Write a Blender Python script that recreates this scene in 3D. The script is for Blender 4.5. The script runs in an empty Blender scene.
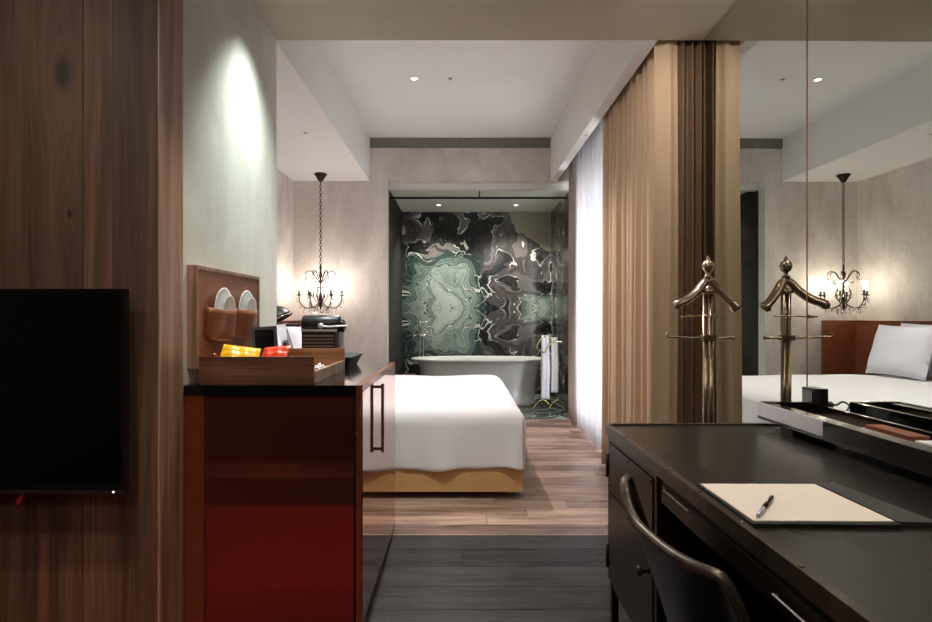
import bpy, bmesh, math, random
from mathutils import Vector, Matrix, noise as mnoise
random.seed(7)
C = bpy.context.scene.collection
PI = math.pi
H = 1.15           # camera height
F = 560.0          # focal length in pixels of a 932 px wide frame

# ------------------------------------------------------------------ materials
class NT:
    def __init__(s, name):
        s.m = bpy.data.materials.new(name); s.m.use_nodes = True
        s.t = s.m.node_tree; s.t.nodes.clear()
        s.out = s.t.nodes.new('ShaderNodeOutputMaterial')
    def n(s, typ, **kw):
        nd = s.t.nodes.new(typ)
        for k, v in kw.items(): setattr(nd, k, v)
        return nd
    def put(s, sock, v):
        if v is None: return
        if hasattr(v, 'is_output') or isinstance(v, bpy.types.NodeSocket): s.t.links.new(v, sock)
        else:
            if isinstance(v, (tuple, list)) and len(v) == 3 and sock.type == 'RGBA': v = (*v, 1)
            sock.default_value = v
    def math(s, op, a, b=None, c=None, clamp=False):
        nd = s.n('ShaderNodeMath', operation=op, use_clamp=clamp)
        s.put(nd.inputs[0], a); s.put(nd.inputs[1], b); s.put(nd.inputs[2], c)
        return nd.outputs[0]
    def coord(s, kind='Object'):
        return s.n('ShaderNodeTexCoord').outputs[kind]
    def geo(s): return s.n('ShaderNodeNewGeometry').outputs['Position']
    def mapping(s, v, scale=(1,1,1), loc=(0,0,0), rot=(0,0,0)):
        nd = s.n('ShaderNodeMapping'); s.put(nd.inputs['Vector'], v)
        nd.inputs['Scale'].default_value = scale; nd.inputs['Location'].default_value = loc; nd.inputs['Rotation'].default_value = rot
        return nd.outputs[0]
    def noise(s, v, scale=5, detail=4, rough=.5, dist=0, color=False):
        nd = s.n('ShaderNodeTexNoise'); s.put(nd.inputs['Vector'], v)
        for k, x in (('Scale', scale), ('Detail', detail), ('Roughness', rough), ('Distortion', dist)): s.put(nd.inputs[k], x)
        return nd.outputs['Color' if color else 'Fac']
    def ramp(s, f, stops, interp='LINEAR'):
        nd = s.n('ShaderNodeValToRGB'); s.put(nd.inputs[0], f); cr = nd.color_ramp; cr.interpolation = interp
        while len(cr.elements) < len(stops): cr.elements.new(.5)
        for e, (p, c) in zip(cr.elements, stops):
            e.position = p; e.color = (*c, 1) if len(c) == 3 else c
        return nd.outputs[0]
    def mix(s, f, a, b, mode='MIX'):
        nd = s.n('ShaderNodeMix', data_type='RGBA', blend_type=mode)
        s.put(nd.inputs[0], f); s.put(nd.inputs[6], a); s.put(nd.inputs[7], b)
        return nd.outputs[2]
    def sep(s, v):
        nd = s.n('ShaderNodeSeparateXYZ'); s.put(nd.inputs[0], v); return nd.outputs
    def comb(s, x=0, y=0, z=0):
        nd = s.n('ShaderNodeCombineXYZ'); s.put(nd.inputs[0], x); s.put(nd.inputs[1], y); s.put(nd.inputs[2], z); return nd.outputs[0]
    def vmath(s, op, a, b=None, sc=None):
        nd = s.n('ShaderNodeVectorMath', operation=op); s.put(nd.inputs[0], a); s.put(nd.inputs[1], b)
        if sc is not None: s.put(nd.inputs['Scale'], sc)
        return nd.outputs[0]
    def bump(s, h, strength=.2, dist=.01):
        nd = s.n('ShaderNodeBump'); s.put(nd.inputs['Height'], h); nd.inputs['Strength'].default_value = strength; nd.inputs['Distance'].default_value = dist
        return nd.outputs[0]
    def bsdf(s, color, rough=.5, metal=0, **kw):
        nd = s.n('ShaderNodeBsdfPrincipled')
        s.put(nd.inputs['Base Color'], color); s.put(nd.inputs['Roughness'], rough); s.put(nd.inputs['Metallic'], metal)
        for k, v in kw.items(): s.put(nd.inputs[k.replace('_', ' ')], v)
        s.t.links.new(nd.outputs[0], s.out.inputs[0])
        return nd

def srgb(r, g, b):
    f = lambda c: (c/255/12.92) if c/255 <= .04045 else ((c/255+.055)/1.055)**2.4
    return (f(r), f(g), f(b))

def mul(c, k): return tuple(x*k for x in c)

def simple(name, rgb, rough=.5, metal=0, var=.12, scale=20, bump=.0, **kw):
    m = NT(name); v = m.coord(); f = m.noise(v, scale, 4)
    c = srgb(*rgb)
    col = m.ramp(f, [(.3, mul(c, 1-var)), (.7, mul(c, 1+var))])
    if bump: kw['Normal'] = m.bump(f, bump, .004)
    m.bsdf(col, m.math('MULTIPLY_ADD', f, .1, rough-.05), metal, **kw)
    return m.m

M = {}
def walnut(name, a, b, axis='Z', boards=None, knots=(), rough=.45, scale=1.0):
    """straight-grained veneer; grain along axis"""
    m = NT(name); p = m.geo() if boards or knots else m.coord()
    x, y, z = m.sep(p)
    if axis == 'Z': u, l, w = x, z, y
    elif axis == 'X': u, l, w = z, x, y
    else: u, l, w = x, y, z
    off = 0.0; kd = None
    if knots:
        for (kx, kz, ks, kr) in knots:
            dx = m.math('SUBTRACT', u, kx); dz = m.math('MULTIPLY', m.math('SUBTRACT', l, kz), .38)
            d2 = m.math('ADD', m.math('MULTIPLY', dx, dx), m.math('MULTIPLY', dz, dz))
            g = m.math('MULTIPLY', m.math('EXPONENT', m.math('MULTIPLY', d2, -1/(ks*ks))), ks*1.25)
            sg = m.math('MULTIPLY', dx, 1/ks)
            sg = m.math('DIVIDE', sg, m.math('ADD', m.math('ABSOLUTE', sg), .25))
            off = m.math('ADD', m.math('MULTIPLY', g, m.math('MULTIPLY', sg, -1)), off)
            dd = m.math('SQRT', m.math('ADD', m.math('MULTIPLY', dx, dx), m.math('POWER', m.math('MULTIPLY', m.math('SUBTRACT', l, kz), .55), 2)))
            k = m.math('LESS_THAN', m.math('ADD', dd, m.math('MULTIPLY', m.noise(p, 60, 2), .008)), kr)
            k = m.math('MULTIPLY', m.math('SUBTRACT', 1, m.math('DIVIDE', dd, kr*1.5), clamp=True), 1.6, clamp=True)
            kd = k if kd is None else m.math('MAXIMUM', kd, k)
        u = m.math('ADD', u, off)
    bd = 0.0
    if boards:
        r = m.n('ShaderNodeValToRGB'); r.color_ramp.interpolation = 'CONSTANT'
        x0, x1 = -2.1, -1.0
        m.put(r.inputs[0], m.math('DIVIDE', m.math('SUBTRACT', x, x0), x1-x0))
        cr = r.color_ramp
        while len(cr.elements) < len(boards): cr.elements.new(.5)
        for e, (bx, bv) in zip(cr.elements, boards): e.position = (bx-x0)/(x1-x0); e.color = (bv, bv, bv, 1)
        bd = r.outputs[0]
    q = m.comb(m.math('MULTIPLY', u, 1), m.math('ADD', w, m.math('MULTIPLY', bd, 7.0)), m.math('MULTIPLY', l, .06))
    n1 = m.noise(q, 9*scale, 6, .62, 1.0)
    n2 = m.noise(m.comb(u, m.math('ADD', w, m.math('MULTIPLY', bd, 3.0)), m.math('MULTIPLY', l, .02)), 110*scale, 3, .6)
    f = m.math('ADD', m.math('MULTIPLY', n1, .75), m.math('MULTIPLY', n2, .25))
    col = m.ramp(f, [(.28, mul(srgb(*a), .62)), (.44, srgb(*a)), (.60, srgb(*b)), (.78, mul(srgb(*b), .8))])
    if boards:
        k = m.math('MULTIPLY_ADD', bd, .45, .78)
        col = m.mix(1, col, m.comb(k, k, k), 'MULTIPLY')
    if kd is not None: col = m.mix(m.math('MULTIPLY', kd, .8), col, srgb(20, 11, 8))
    m.bsdf(col, rough, 0, Normal=m.bump(f, .15, .003))
    return m.m

def planks(name, stops, width, length, rough, seed=0, gap=srgb(12,10,10), bmp=.3, spec=.5, gw=.0036):
    """floor boards running along X, wood grain in each"""
    m = NT(name); p = m.geo(); x, y, z = m.sep(p)
    row = m.math('FLOOR', m.math('DIVIDE', m.math('ADD', y, .06+seed), width))
    wn = m.n('ShaderNodeTexWhiteNoise', noise_dimensions='1D'); m.put(wn.inputs['W'], m.math('ADD', row, seed))
    xs = m.math('DIVIDE', m.math('ADD', x, m.math('MULTIPLY', wn.outputs[0], length)), length)
    colu = m.math('FLOOR', xs)
    wn2 = m.n('ShaderNodeTexWhiteNoise', noise_dimensions='2D'); m.put(wn2.inputs['Vector'], m.comb(row, colu))
    rnd = wn2.outputs[0]
    q = m.comb(m.math('MULTIPLY', x, .09), m.math('ADD', y, m.math('MULTIPLY', rnd, 13.0)), 0)
    n1 = m.noise(q, 18, 6, .62, 1.0)
    n2 = m.noise(m.comb(m.math('MULTIPLY', x, .03), y, rnd), 150, 2, .5)
    n1 = m.math('MULTIPLY_ADD', m.math('SUBTRACT', n1, .5), 1.5, .5)
    kn = m.noise(m.comb(m.math('MULTIPLY', x, .5), y, rnd), 7, 4, .6, 1.2)
    kn = m.ramp(kn, [(.26, (0,0,0)), (.40, (1,1,1))])
    f = m.math('ADD', m.math('MULTIPLY', n1, .55), m.math('ADD', m.math('MULTIPLY', n2, .2), m.math('MULTIPLY', rnd, .25)))
    f = m.math('MULTIPLY', f, m.math('MULTIPLY_ADD', kn, .3, .7))
    col = m.ramp(f, stops)
    fy = m.math('FRACT', m.math('DIVIDE', m.math('ADD', y, .06+seed), width))
    g1 = m.math('LESS_THAN', fy, gw/width)
    g2 = m.math('LESS_THAN', m.math('FRACT', xs), .0025)
    g = m.math('MAXIMUM', g1, g2)
    col = m.mix(g, col, gap)
    hgt = m.math('SUBTRACT', f, g)
    m.bsdf(col, m.math('MULTIPLY_ADD', n1, .25, rough-.12), 0, Specular_IOR_Level=spec, Normal=m.bump(hgt, bmp, .004))
    return m.m

def plaster(name, a, b, sc=1.0, rough=.75, cloud=1.0):
    m = NT(name); p = m.geo()
    n1 = m.noise(m.mapping(p, (1, 1, .55)), 2.6*sc, 6, .62, .7)
    n2 = m.noise(p, 28*sc, 4, .6)
    f = m.math('ADD', m.math('MULTIPLY', n1, .8), m.math('MULTIPLY', n2, .2))
    col = m.ramp(f, [(.5-.16/cloud, srgb(*a)), (.5+.13/cloud, srgb(*b))])
    m.bsdf(col, rough, 0, Normal=m.bump(m.math('ADD', n2, n1), .12, .004))
    return m.m

def fabric(name, rgb, weave=600, rough=.9, var=.1, axis=(1,1,1), bmp=.15, **kw):
    m = NT(name); p = m.coord()
    n = m.noise(m.mapping(p, axis), weave, 2, .5)
    n2 = m.noise(p, 6, 3)
    c = srgb(*rgb)
    col = m.ramp(m.math('ADD', m.math('MULTIPLY', n, .6), m.math('MULTIPLY', n2, .4)), [(.3, mul(c, 1-var)), (.7, mul(c, 1+var))])
    m.bsdf(col, rough, 0, Sheen_Weight=.15, Normal=m.bump(n, bmp, .002), **kw)
    return m.m

def marble(name, side=False):
    """book-matched green onyx-like marble, mirrored about a horizontal joint"""
    m = NT(name); p = m.geo(); x, y, z = m.sep(p)
    hx = m.math('SUBTRACT', 9.3, y) if side else x
    dz = m.math('ABSOLUTE', m.math('SUBTRACT', z, 1.262))
    base = m.comb(hx, dz, .35)
    def warp(v, off, sc, amp, det):
        w = m.noise(m.vmath('ADD', v, off), sc, det, .5, 0, color=True)
        return m.vmath('ADD', v, m.vmath('SCALE', m.vmath('SUBTRACT', w, (.5, .5, .5)), None, amp))
    q = warp(base, (1.3, 4.1, 0), 1.5, .85, 1)
    q = warp(q, (5.3, 1.7, 0), 3.6, .34, 2)
    q = warp(q, (8.3, 2.7, 0), 10, .07, 3)
    qx, qy, qz = m.sep(q)
    def blob(cx, cz, sx, sz):
        a = m.math('POWER', m.math('ABSOLUTE', m.math('DIVIDE', m.math('SUBTRACT', qx, cx), sx)), 2)
        b = m.math('POWER', m.math('ABSOLUTE', m.math('DIVIDE', m.math('SUBTRACT', qy, cz), sz)), 2)
        return m.math('EXPONENT', m.math('MULTIPLY', m.math('ADD', a, b), -1))
    g = m.math('MAXIMUM', blob(-.32, .05, .66, .68), m.math('MULTIPLY', blob(1.12, .0, .34, .3), 1.0))
    g = m.math('MAXIMUM', g, m.math('MULTIPLY', blob(-.95, .7, .3, .35), .6))
    h = m.noise(q, 1.5, 1, .5)
    k = m.math('ADD', g, m.math('MULTIPLY', m.math('SUBTRACT', h, .5), .55))
    lines = m.math('SINE', m.math('MULTIPLY', k, 105))
    kk = m.math('MULTIPLY_ADD', lines, .026, k)
    gcol = m.ramp(kk, [(.30, srgb(24, 32, 32)), (.36, srgb(56, 78, 72)), (.40, srgb(30, 44, 42)), (.47, srgb(98, 116, 108)), (.50, srgb(58, 76, 70)), (.54, srgb(140, 154, 144)), (.60, srgb(94, 110, 102)),
                       (.66, srgb(154, 168, 156)), (.76, srgb(112, 128, 118)), (.82, srgb(172, 184, 172))])
    h2 = m.noise(m.vmath('ADD', q, (3.1, 6.2, 0)), 1.7, 2, .5)
    l2 = m.math('SINE', m.math('MULTIPLY', h2, 110))
    hh = m.math('MULTIPLY_ADD', l2, .017, h2)
    dcol = m.ramp(hh, [(.34, srgb(18, 19, 21)), (.43, srgb(34, 34, 36)), (.46, srgb(96, 92, 90)), (.50, srgb(112, 104, 102)), (.53, srgb(52, 50, 50)), (.56, srgb(86, 80, 80)), (.62, srgb(70, 66, 67)), (.64, srgb(24, 26, 27)), (.75, srgb(40, 44, 44))])
    col = m.mix(m.ramp(k, [(.30, (0,0,0)), (.33, (1,1,1))]), dcol, gcol)
    fl = m.noise(m.vmath('ADD', q, (9, 1, 0)), 26, 3, .6)
    col = m.mix(m.math('MULTIPLY', m.ramp(fl, [(.58, (0,0,0)), (.72, (1,1,1))]), .35), col, srgb(150, 160, 152))
    # white crests that follow the flow, rimmed in black, swelling and thinning
    gate = m.noise(m.vmath('ADD', base, (7, 3, 0)), 2.6, 2)
    wd = m.ramp(gate, [(.45, (0,0,0)), (.64, (.017,.017,.017))])
    for src, lev in ((h2, .452), (k, .335), (h2, .60)):
        dv = m.math('ABSOLUTE', m.math('SUBTRACT', src, lev))
        rim = m.math('LESS_THAN', dv, m.math('MULTIPLY', wd, 1.5)); ve = m.math('LESS_THAN', dv, m.math('MULTIPLY', wd, .75))
        col = m.mix(m.math('MULTIPLY', rim, .7), col, srgb(24, 30, 29))
        col = m.mix(m.math('MULTIPLY', ve, m.ramp(fl, [(.38, (.35,.35,.35)), (.5, (1,1,1))])), col, srgb(206, 208, 198))
    if not side:
        pa = m.math('ADD', m.math('ADD', m.math('MULTIPLY', z, 1.0), m.math('MULTIPLY', x, .7)), m.math('MULTIPLY', m.noise(q, 2.4, 3), .5))
        col = m.mix(m.math('MULTIPLY', m.math('GREATER_THAN', pa, 3.20), m.math('GREATER_THAN', m.math('MULTIPLY_ADD', qy, .2, x), .95)), col, srgb(150, 146, 128))
    m.bsdf(col, .16, 0)
    return m.m

def metal(name, rgb, rough=.25, var=.15, scale=25):
    return simple(name, rgb, rough, 1.0, var, scale)

M['walnut_wall'] = walnut('walnut_wall', (76, 54, 40), (116, 84, 62), 'Z',
    boards=[(-2.1, .2), (-1.415, .55), (-1.2555, .8), (-1.159, .25)],
    knots=[(-1.322, 1.957, .075, .028), (-1.30, 1.49, .05, .008)], rough=.62)
M['walnut_side'] = walnut('walnut_side', (126, 94, 76), (172, 136, 112), 'Z', rough=.4, scale=1.3)  # light falling on the jamb is partly put into this paler veneer colour
M['walnut'] = walnut('walnut', (88, 56, 40), (126, 86, 62), 'X', rough=.4, scale=2)
M['walnut_pale'] = walnut('walnut_pale', (140, 98, 66), (176, 132, 94), 'X', rough=.4, scale=2)
M['walnut_light'] = walnut('walnut_light', (140, 98, 66), (176, 132, 94), 'Y', rough=.4, scale=2)
M['floor_dark'] = planks('floor_dark', [(.28, srgb(12, 12, 12)), (.44, srgb(24, 24, 25)), (.56, srgb(38, 37, 38)), (.72, srgb(54, 52, 52))], .19, 2.3, .42, seed=.03, gap=srgb(4, 4, 4), bmp=.9, spec=.2, gw=.007)
M['floor_wood'] = planks('floor_wood', [(.28, srgb(66, 48, 44)), (.42, srgb(108, 84, 73)), (.56, srgb(142, 116, 101)), (.74, srgb(178, 150, 130))], .135, 1.5, .42, seed=.5, gap=srgb(50, 34, 30))
M['plaster'] = plaster('taupe_plaster', (182, 171, 164), (214, 206, 198), 1.0, .75, 1.0)
M['plaster_pale'] = plaster('pale_plaster', (186, 184, 174), (212, 210, 200), 1.6, .6, .8)
M['plaster_grey'] = plaster('grey_plaster', (150, 142, 134), (172, 164, 156), 1.4, .7, .6)
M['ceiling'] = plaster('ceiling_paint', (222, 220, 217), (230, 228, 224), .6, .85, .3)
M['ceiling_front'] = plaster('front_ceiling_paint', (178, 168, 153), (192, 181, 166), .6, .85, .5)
M['ceiling_bath'] = simple('bath_ceiling_paint', (212, 214, 200), .8, 0, .02)
M['marble'] = marble('green_marble'); M['marble_side'] = marble('green_marble_side', True)
def _mf():
    m = NT('marble_floor'); p = m.geo(); n = m.noise(p, 2.2, 5, .6, 1.5)
    m.bsdf(m.ramp(n, [(.35, srgb(40, 48, 46)), (.47, srgb(92, 104, 98)), (.5, srgb(170, 176, 168)), (.53, srgb(80, 90, 86)), (.65, srgb(48, 54, 52))]), .2, 0); return m.m
M['marble_floor'] = _mf()
M['linen'] = fabric('white_linen', (216, 213, 216), 260, .95, .03, (.15, 1, 1), .25)
M['pillow'] = fabric('pillow_cotton', (206, 206, 214), 300, .95, .03)
M['leather_tan'] = simple('tan_leather', (188, 146, 98), .45, 0, .08, 40, .1)
M['leather_red'] = simple('chestnut_leather', (122, 66, 42), .42, 0, .18, 12, .1)
M['leather_copper'] = simple('copper_brown_leather', (134, 82, 54), .36, .35, .12, 9, .05)
M['tan_curtain'] = fabric('tan_curtain', (190, 162, 134), 30, .9, .03, (1, 1, .3), .0)
M['brown_curtain'] = fabric('brown_curtain', (104, 76, 50), 300, .6, .25, (1, 1, .3))
M['mauve_curtain'] = fabric('mauve_sheer', (172, 158, 154), 300, .85, .05, (1,1,.2))
M['black_gloss'] = simple('black_gloss', (10, 10, 11), .12, 0, .2)
M['black_plastic'] = simple('black_plastic', (26, 26, 28), .38, 0, .15, 60)
M['black_matte'] = simple('black_matte', (20, 19, 19), .6, 0, .2)
M['black_mirror'] = simple('black_piano_lacquer', (7, 7, 7), .06, 0, .1, Specular_IOR_Level=.3)
M['screen'] = simple('tv_screen', (3, 3, 4), .09, 0, .1)
M['copper'] = simple('copper_trim', (142, 76, 50), .25, .55, .12)
M['bronze'] = simple('bronze_bar', (150, 100, 66), .3, .6)
M['brass'] = metal('aged_brass', (204, 184, 160), .22, .06, 8)
M['brass_dark'] = metal('dark_brass', (176, 152, 126), .28, .08, 8)
M['chrome'] = metal('chrome', (226, 226, 224), .07, .03)
M['gold'] = metal('pale_gold', (208, 188, 140), .15, .05)
M['iron'] = simple('dark_bronze_iron', (52, 38, 30), .4, .7, .25, 60)
M['porcelain'] = simple('white_porcelain', (238, 238, 236), .15, 0, .01)
M['slat_grey'] = simple('taupe_slats', (128, 108, 96), .4, .1, .05)
M['tub'] = simple('tub_enamel', (204, 203, 200), .18, 0, .01)
M['dark_leather'] = simple('dark_grey_leather', (54, 53, 50), .45, 0, .15, 60)
M['paper'] = fabric('cream_paper', (232, 220, 206), 200, .9, .02, (1,1,1), .02)
M['white_paint'] = simple('white_paint', (210, 208, 202), .5, 0, .03)
M['grey_metal'] = metal('grey_metal', (120, 118, 114), .35)
M['silver'] = simple('brushed_silver', (196, 194, 196), .35, .6, .1, 200)
M['towel'] = fabric('white_towel', (226, 222, 226), 220, .95, .05, (1,1,1), .5)
M['yellow'] = simple('yellow_wrapper', (232, 178, 36), .3, 0, .06, 30)
M['red'] = simple('red_wrapper', (214, 62, 34), .3, 0, .1, 30)
M['redtag'] = simple('red_tag', (120, 30, 30), .5, 0, .1)
M['carpet'] = fabric('crimson_carpet', (128, 16, 26), 120, .95, .2)

def _desk():
    m = NT('blackened_steel_top'); p = m.geo()
    n = m.noise(p, 1.6, 1, .4, 0)
    col = m.ramp(n, [(.25, srgb(36, 34, 30)), (.75, srgb(54, 51, 44))])
    m.bsdf(col, m.math('MULTIPLY_ADD', n, .12, .22), .35); return m.m
M['desk_top'] = _desk()
M['desk_steel'] = simple('brown_black_steel', (42, 32, 28), .34, .6, .3, 8)
M['desk_edge'] = simple('worn_steel_edge', (92, 84, 74), .36, .8, .35, 30)
M['chair_steel'] = simple('dark_chair_steel', (40, 34, 32), .3, .75, .3, 9)
def _lacquer():
    m = NT('burgundy_lacquer'); p = m.coord()
    n = m.noise(p, 3, 3)
    m.bsdf(m.ramp(n, [(.3, srgb(132, 66, 56)), (.7, srgb(140, 70, 60))]), .06, .8, Coat_Weight=.3, Coat_Roughness=.03)
    return m.m
M['lacquer'] = _lacquer()
def _door():
    m = NT('tinted_mirror_door'); p = m.coord(); n = m.noise(p, 3, 3)
    m.bsdf(m.ramp(n, [(.3, srgb(196, 164, 150)), (.7, srgb(204, 172, 158))]), .05, .95); return m.m
M['door_mirror'] = _door()
def _mirror():
    m = NT('mirror_silver'); p = m.coord(); n = m.noise(p, 2, 2)
    m.bsdf(m.ramp(n, [(.3, srgb(206, 210, 202)), (.7, srgb(210, 214, 206))]), .0, 1); return m.m
M['mirror'] = _mirror()
def _sheer():
    m = NT('white_voile'); p = m.coord(); n = m.noise(m.mapping(p, (1, 1, .1)), 300, 2)
    tr = m.n('ShaderNodeBsdfTranslucent'); df = m.n('ShaderNodeBsdfDiffuse'); tp = m.n('ShaderNodeBsdfTransparent')
    c = m.ramp(n, [(.3, srgb(228, 226, 228)), (.7, srgb(240, 238, 240))])
    m.put(tr.inputs[0], c); m.put(df.inputs[0], c)
    a = m.n('ShaderNodeMixShader'); a.inputs[0].default_value = .38
    m.t.links.new(df.outputs[0], a.inputs[1]); m.t.links.new(tr.outputs[0], a.inputs[2])
    b = m.n('ShaderNodeMixShader'); b.inputs[0].default_value = .04
    m.t.links.new(a.outputs[0], b.inputs[1]); m.t.links.new(tp.outputs[0], b.inputs[2])
    m.t.links.new(b.outputs[0], m.out.inputs[0]); return m.m
M['sheer'] = _sheer()
def _glass(name, col=(1,1,1), rough=0):
    m = NT(name); n = m.noise(m.coord(), 4, 1)
    m.bsdf(m.ramp(n, [(0, mul(col, .97)), (1, col)]), rough, 0, Transmission_Weight=1.0, IOR=1.45); return m.m
M['crystal'] = _glass('crystal')
M['pane'] = None
def _pane():
    m = NT('window_glass'); n = m.noise(m.coord(), 2, 1)
    tp = m.n('ShaderNodeBsdfTransparent'); m.put(tp.inputs[0], m.ramp(n, [(0, (.93,.95,.95)), (1, (.95,.97,.97))]))
    gl = m.n('ShaderNodeBsdfGlossy'); gl.inputs['Roughness'].default_value = 0
    a = m.n('ShaderNodeMixShader'); a.inputs[0].default_value = .06
    m.t.links.new(tp.outputs[0], a.inputs[1]); m.t.links.new(gl.outputs[0], a.inputs[2]); m.t.links.new(a.outputs[0], m.out.inputs[0]); return m.m
M['pane'] = _pane()
def emis(name, rgb, st):
    m = NT(name); n = m.noise(m.coord(), 3, 1); e = m.n('ShaderNodeEmission')
    m.put(e.inputs[0], m.ramp(n, [(0, mul(rgb, .97)), (1, rgb)])); e.inputs[1].default_value = st
    m.t.links.new(e.outputs[0], m.out.inputs[0]); return m.m
M['bulb'] = emis('warm_bulb', (1, .9, .76), 26)
M['lens'] = emis('downlight_lens', (1, .9, .76), 9)
M['led'] = emis('standby_led', (1, .95, .95), 3)
def _tile():
    m = NT('embossed_dark_tile'); p = m.geo(); x, y, z = m.sep(p)
    fy = m.math('SUBTRACT', m.math('FRACT', m.math('DIVIDE', y, .2)), .5); fz = m.math('SUBTRACT', m.math('FRACT', m.math('DIVIDE', z, .2)), .5)
    d = m.math('SQRT', m.math('ADD', m.math('MULTIPLY', fy, fy), m.math('MULTIPLY', fz, fz)))
    ring = m.math('SINE', m.math('MULTIPLY', d, 30))
    e = m.math('MAXIMUM', m.math('ABSOLUTE', fy), m.math('ABSOLUTE', fz))
    g = m.math('GREATER_THAN', e, .485)
    n = m.noise(p, 8, 4)
    col = m.ramp(m.math('MULTIPLY_ADD', ring, .1, n), [(.35, srgb(20, 16, 13)), (.65, srgb(44, 36, 31))])
    col = m.mix(g, col, srgb(16, 14, 13))
    m.bsdf(col, .6, 0, Normal=m.bump(ring, .4, .004)); return m.m
M['tile'] = _tile()
def _vent():
    m = NT('vent_grille_metal'); p = m.geo(); x, y, z = m.sep(p)
    s = m.math('SINE', m.math('MULTIPLY', z, 2*PI/.02))
    m.bsdf(m.ramp(s, [(.0, srgb(120, 116, 110)), (1, srgb(150, 145, 138))]), .6, .0); return m.m
M['vent'] = _vent()

# ------------------------------------------------------------------ mesh helpers
def nb(): return bmesh.new()
def box(bm, x0, x1, y0, y1, z0, z1):
    v = [bm.verts.new(p) for p in ((x0,y0,z0),(x1,y0,z0),(x1,y1,z0),(x0,y1,z0),(x0,y0,z1),(x1,y0,z1),(x1,y1,z1),(x0,y1,z1))]
    for f in ((3,2,1,0),(4,5,6,7),(0,1,5,4),(1,2,6,5),(2,3,7,6),(3,0,4,7)): bm.faces.new([v[i] for i in f])
    return bm
def rings(bm, rs, close_u=True, cap0=True, cap1=True):
    R = [[bm.verts.new(p) for p in r] for r in rs]; n = len(R[0])
    for a, b in zip(R, R[1:]):
        for i in range(n if close_u else n-1):
            j = (i+1) % n; bm.faces.new((a[i], a[j], b[j], b[i]))
    if cap0 and close_u: bm.faces.new(R[0][::-1])
    if cap1 and close_u: bm.faces.new(R[-1])
    return R
def lathe(bm, prof, c=(0,0,0), seg=28, axis='Z', cap=True):
    rs = []
    for r, h in prof:
        ring = []
        for i in range(seg):
            a = 2*PI*i/seg; u, v = max(r, .0004)*math.cos(a), max(r, .0004)*math.sin(a)
            p = (u, v, h) if axis == 'Z' else ((h, u, v) if axis == 'X' else (v, h, u))
            ring.append((c[0]+p[0], c[1]+p[1], c[2]+p[2]))
        rs.append(ring)
    rings(bm, rs, True, cap, cap); return bm
def catmull(pts, n=8):
    P = [Vector(p) for p in pts]; P = [P[0]*2-P[1]] + P + [P[-1]*2-P[-2]]; out = []
    for i in range(1, len(P)-2):
        for k in range(n):
            t = k/n; a, b, c, d = P[i-1:i+3]
            out.append(.5*((2*b)+(c-a)*t+(2*a-5*b+4*c-d)*t*t+(3*b-a-3*c+d)*t**3))
    out.append(P[-2]); return out
def tube(bm, pts, r, seg=8, smooth=0, closed=False, flat=1.0):
    P = catmull(pts, smooth) if smooth else [Vector(p) for p in pts]
    n = len(P); rs = []; up = None
    for i, p in enumerate(P):
        if closed: t = (P[(i+1) % n]-P[i-1]).normalized()
        else: t = (P[min(i+1, n-1)]-P[max(i-1, 0)]).normalized()
        if up is None: up = Vector((0,0,1)) if abs(t.z) < .9 else Vector((1,0,0))
        s = t.cross(up).normalized(); up = s.cross(t).normalized()
        rr = r[i*(len(r)-1)//max(n-1, 1)] if isinstance(r, (list, tuple)) else r
        rs.append([p + s*rr*math.cos(2*PI*k/seg) + up*rr*flat*math.sin(2*PI*k/seg) for k in range(seg)])
    if closed: rs.append(rs[0]); rings(bm, rs, True, False, False); bmesh.ops.remove_doubles(bm, verts=bm.verts, dist=1e-6)
    else: rings(bm, rs)
    return bm
def prism(bm, poly, h0, h1, axis='Z'):
    def P(a, b, h): return (a, b, h) if axis == 'Z' else ((h, a, b) if axis == 'X' else (a, h, b))
    A = [bm.verts.new(P(a, b, h0)) for a, b in poly]; B = [bm.verts.new(P(a, b, h1)) for a, b in poly]
    n = len(poly)
    for i in range(n): bm.faces.new((A[i], A[(i+1)%n], B[(i+1)%n], B[i]))
    bm.faces.new(A[::-1]); bm.faces.new(B); return bm
def grid(bm, f, nu, nv):
    V = [[bm.verts.new(f(i/nu, j/nv)) for j in range(nv+1)] for i in range(nu+1)]
    for i in range(nu):
        for j in range(nv): bm.faces.new((V[i][j], V[i+1][j], V[i+1][j+1], V[i][j+1]))
    return bm
def bevel(bm, w=.003, seg=2):
    bmesh.ops.bevel(bm, geom=[e for e in bm.edges if len(e.link_faces) == 2 and e.calc_face_angle(0) > .6], offset=w, segments=seg, affect='EDGES', profile=.5); return bm
def obj(name, bm, mat, parent=None, smooth=False, bev=0, loc=None):
    if bev: bevel(bm, bev)
    bmesh.ops.recalc_face_normals(bm, faces=bm.faces)
    me = bpy.data.meshes.new(name); bm.to_mesh(me); bm.free()
    for m in (mat if isinstance(mat, list) else [mat]): me.materials.append(M[m] if isinstance(m, str) else m)
    if smooth:
        for p in me.polygons: p.use_smooth = True
    o = bpy.data.objects.new(name, me); C.objects.link(o)
    if parent is not None:
        o.parent = parent
        par = parent; off = Vector((0,0,0))
        while par is not None: off = off + par.location; par = par.parent
        me.transform(Matrix.Translation(-off))      # meshes are written in world coordinates
    else:
        # origin at base centre
        xs = [v.co for v in me.vertices]
        c = Vector(((min(v.x for v in xs)+max(v.x for v in xs))/2, (min(v.y for v in xs)+max(v.y for v in xs))/2, min(v.z for v in xs)))
        me.transform(Matrix.Translation(-c)); o.location = c
    if smooth == 'auto':
        pass
    return o
def tag(o, label, cat, group=None):
    o['label'] = label; o['category'] = cat
    if group: o['group'] = group
    return o
def thing(name, label, cat, loc, group=None):
    o = bpy.data.objects.new(name, None); C.objects.link(o); o.location = loc; o.empty_display_size = .05
    return tag(o, label, cat, group)
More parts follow.
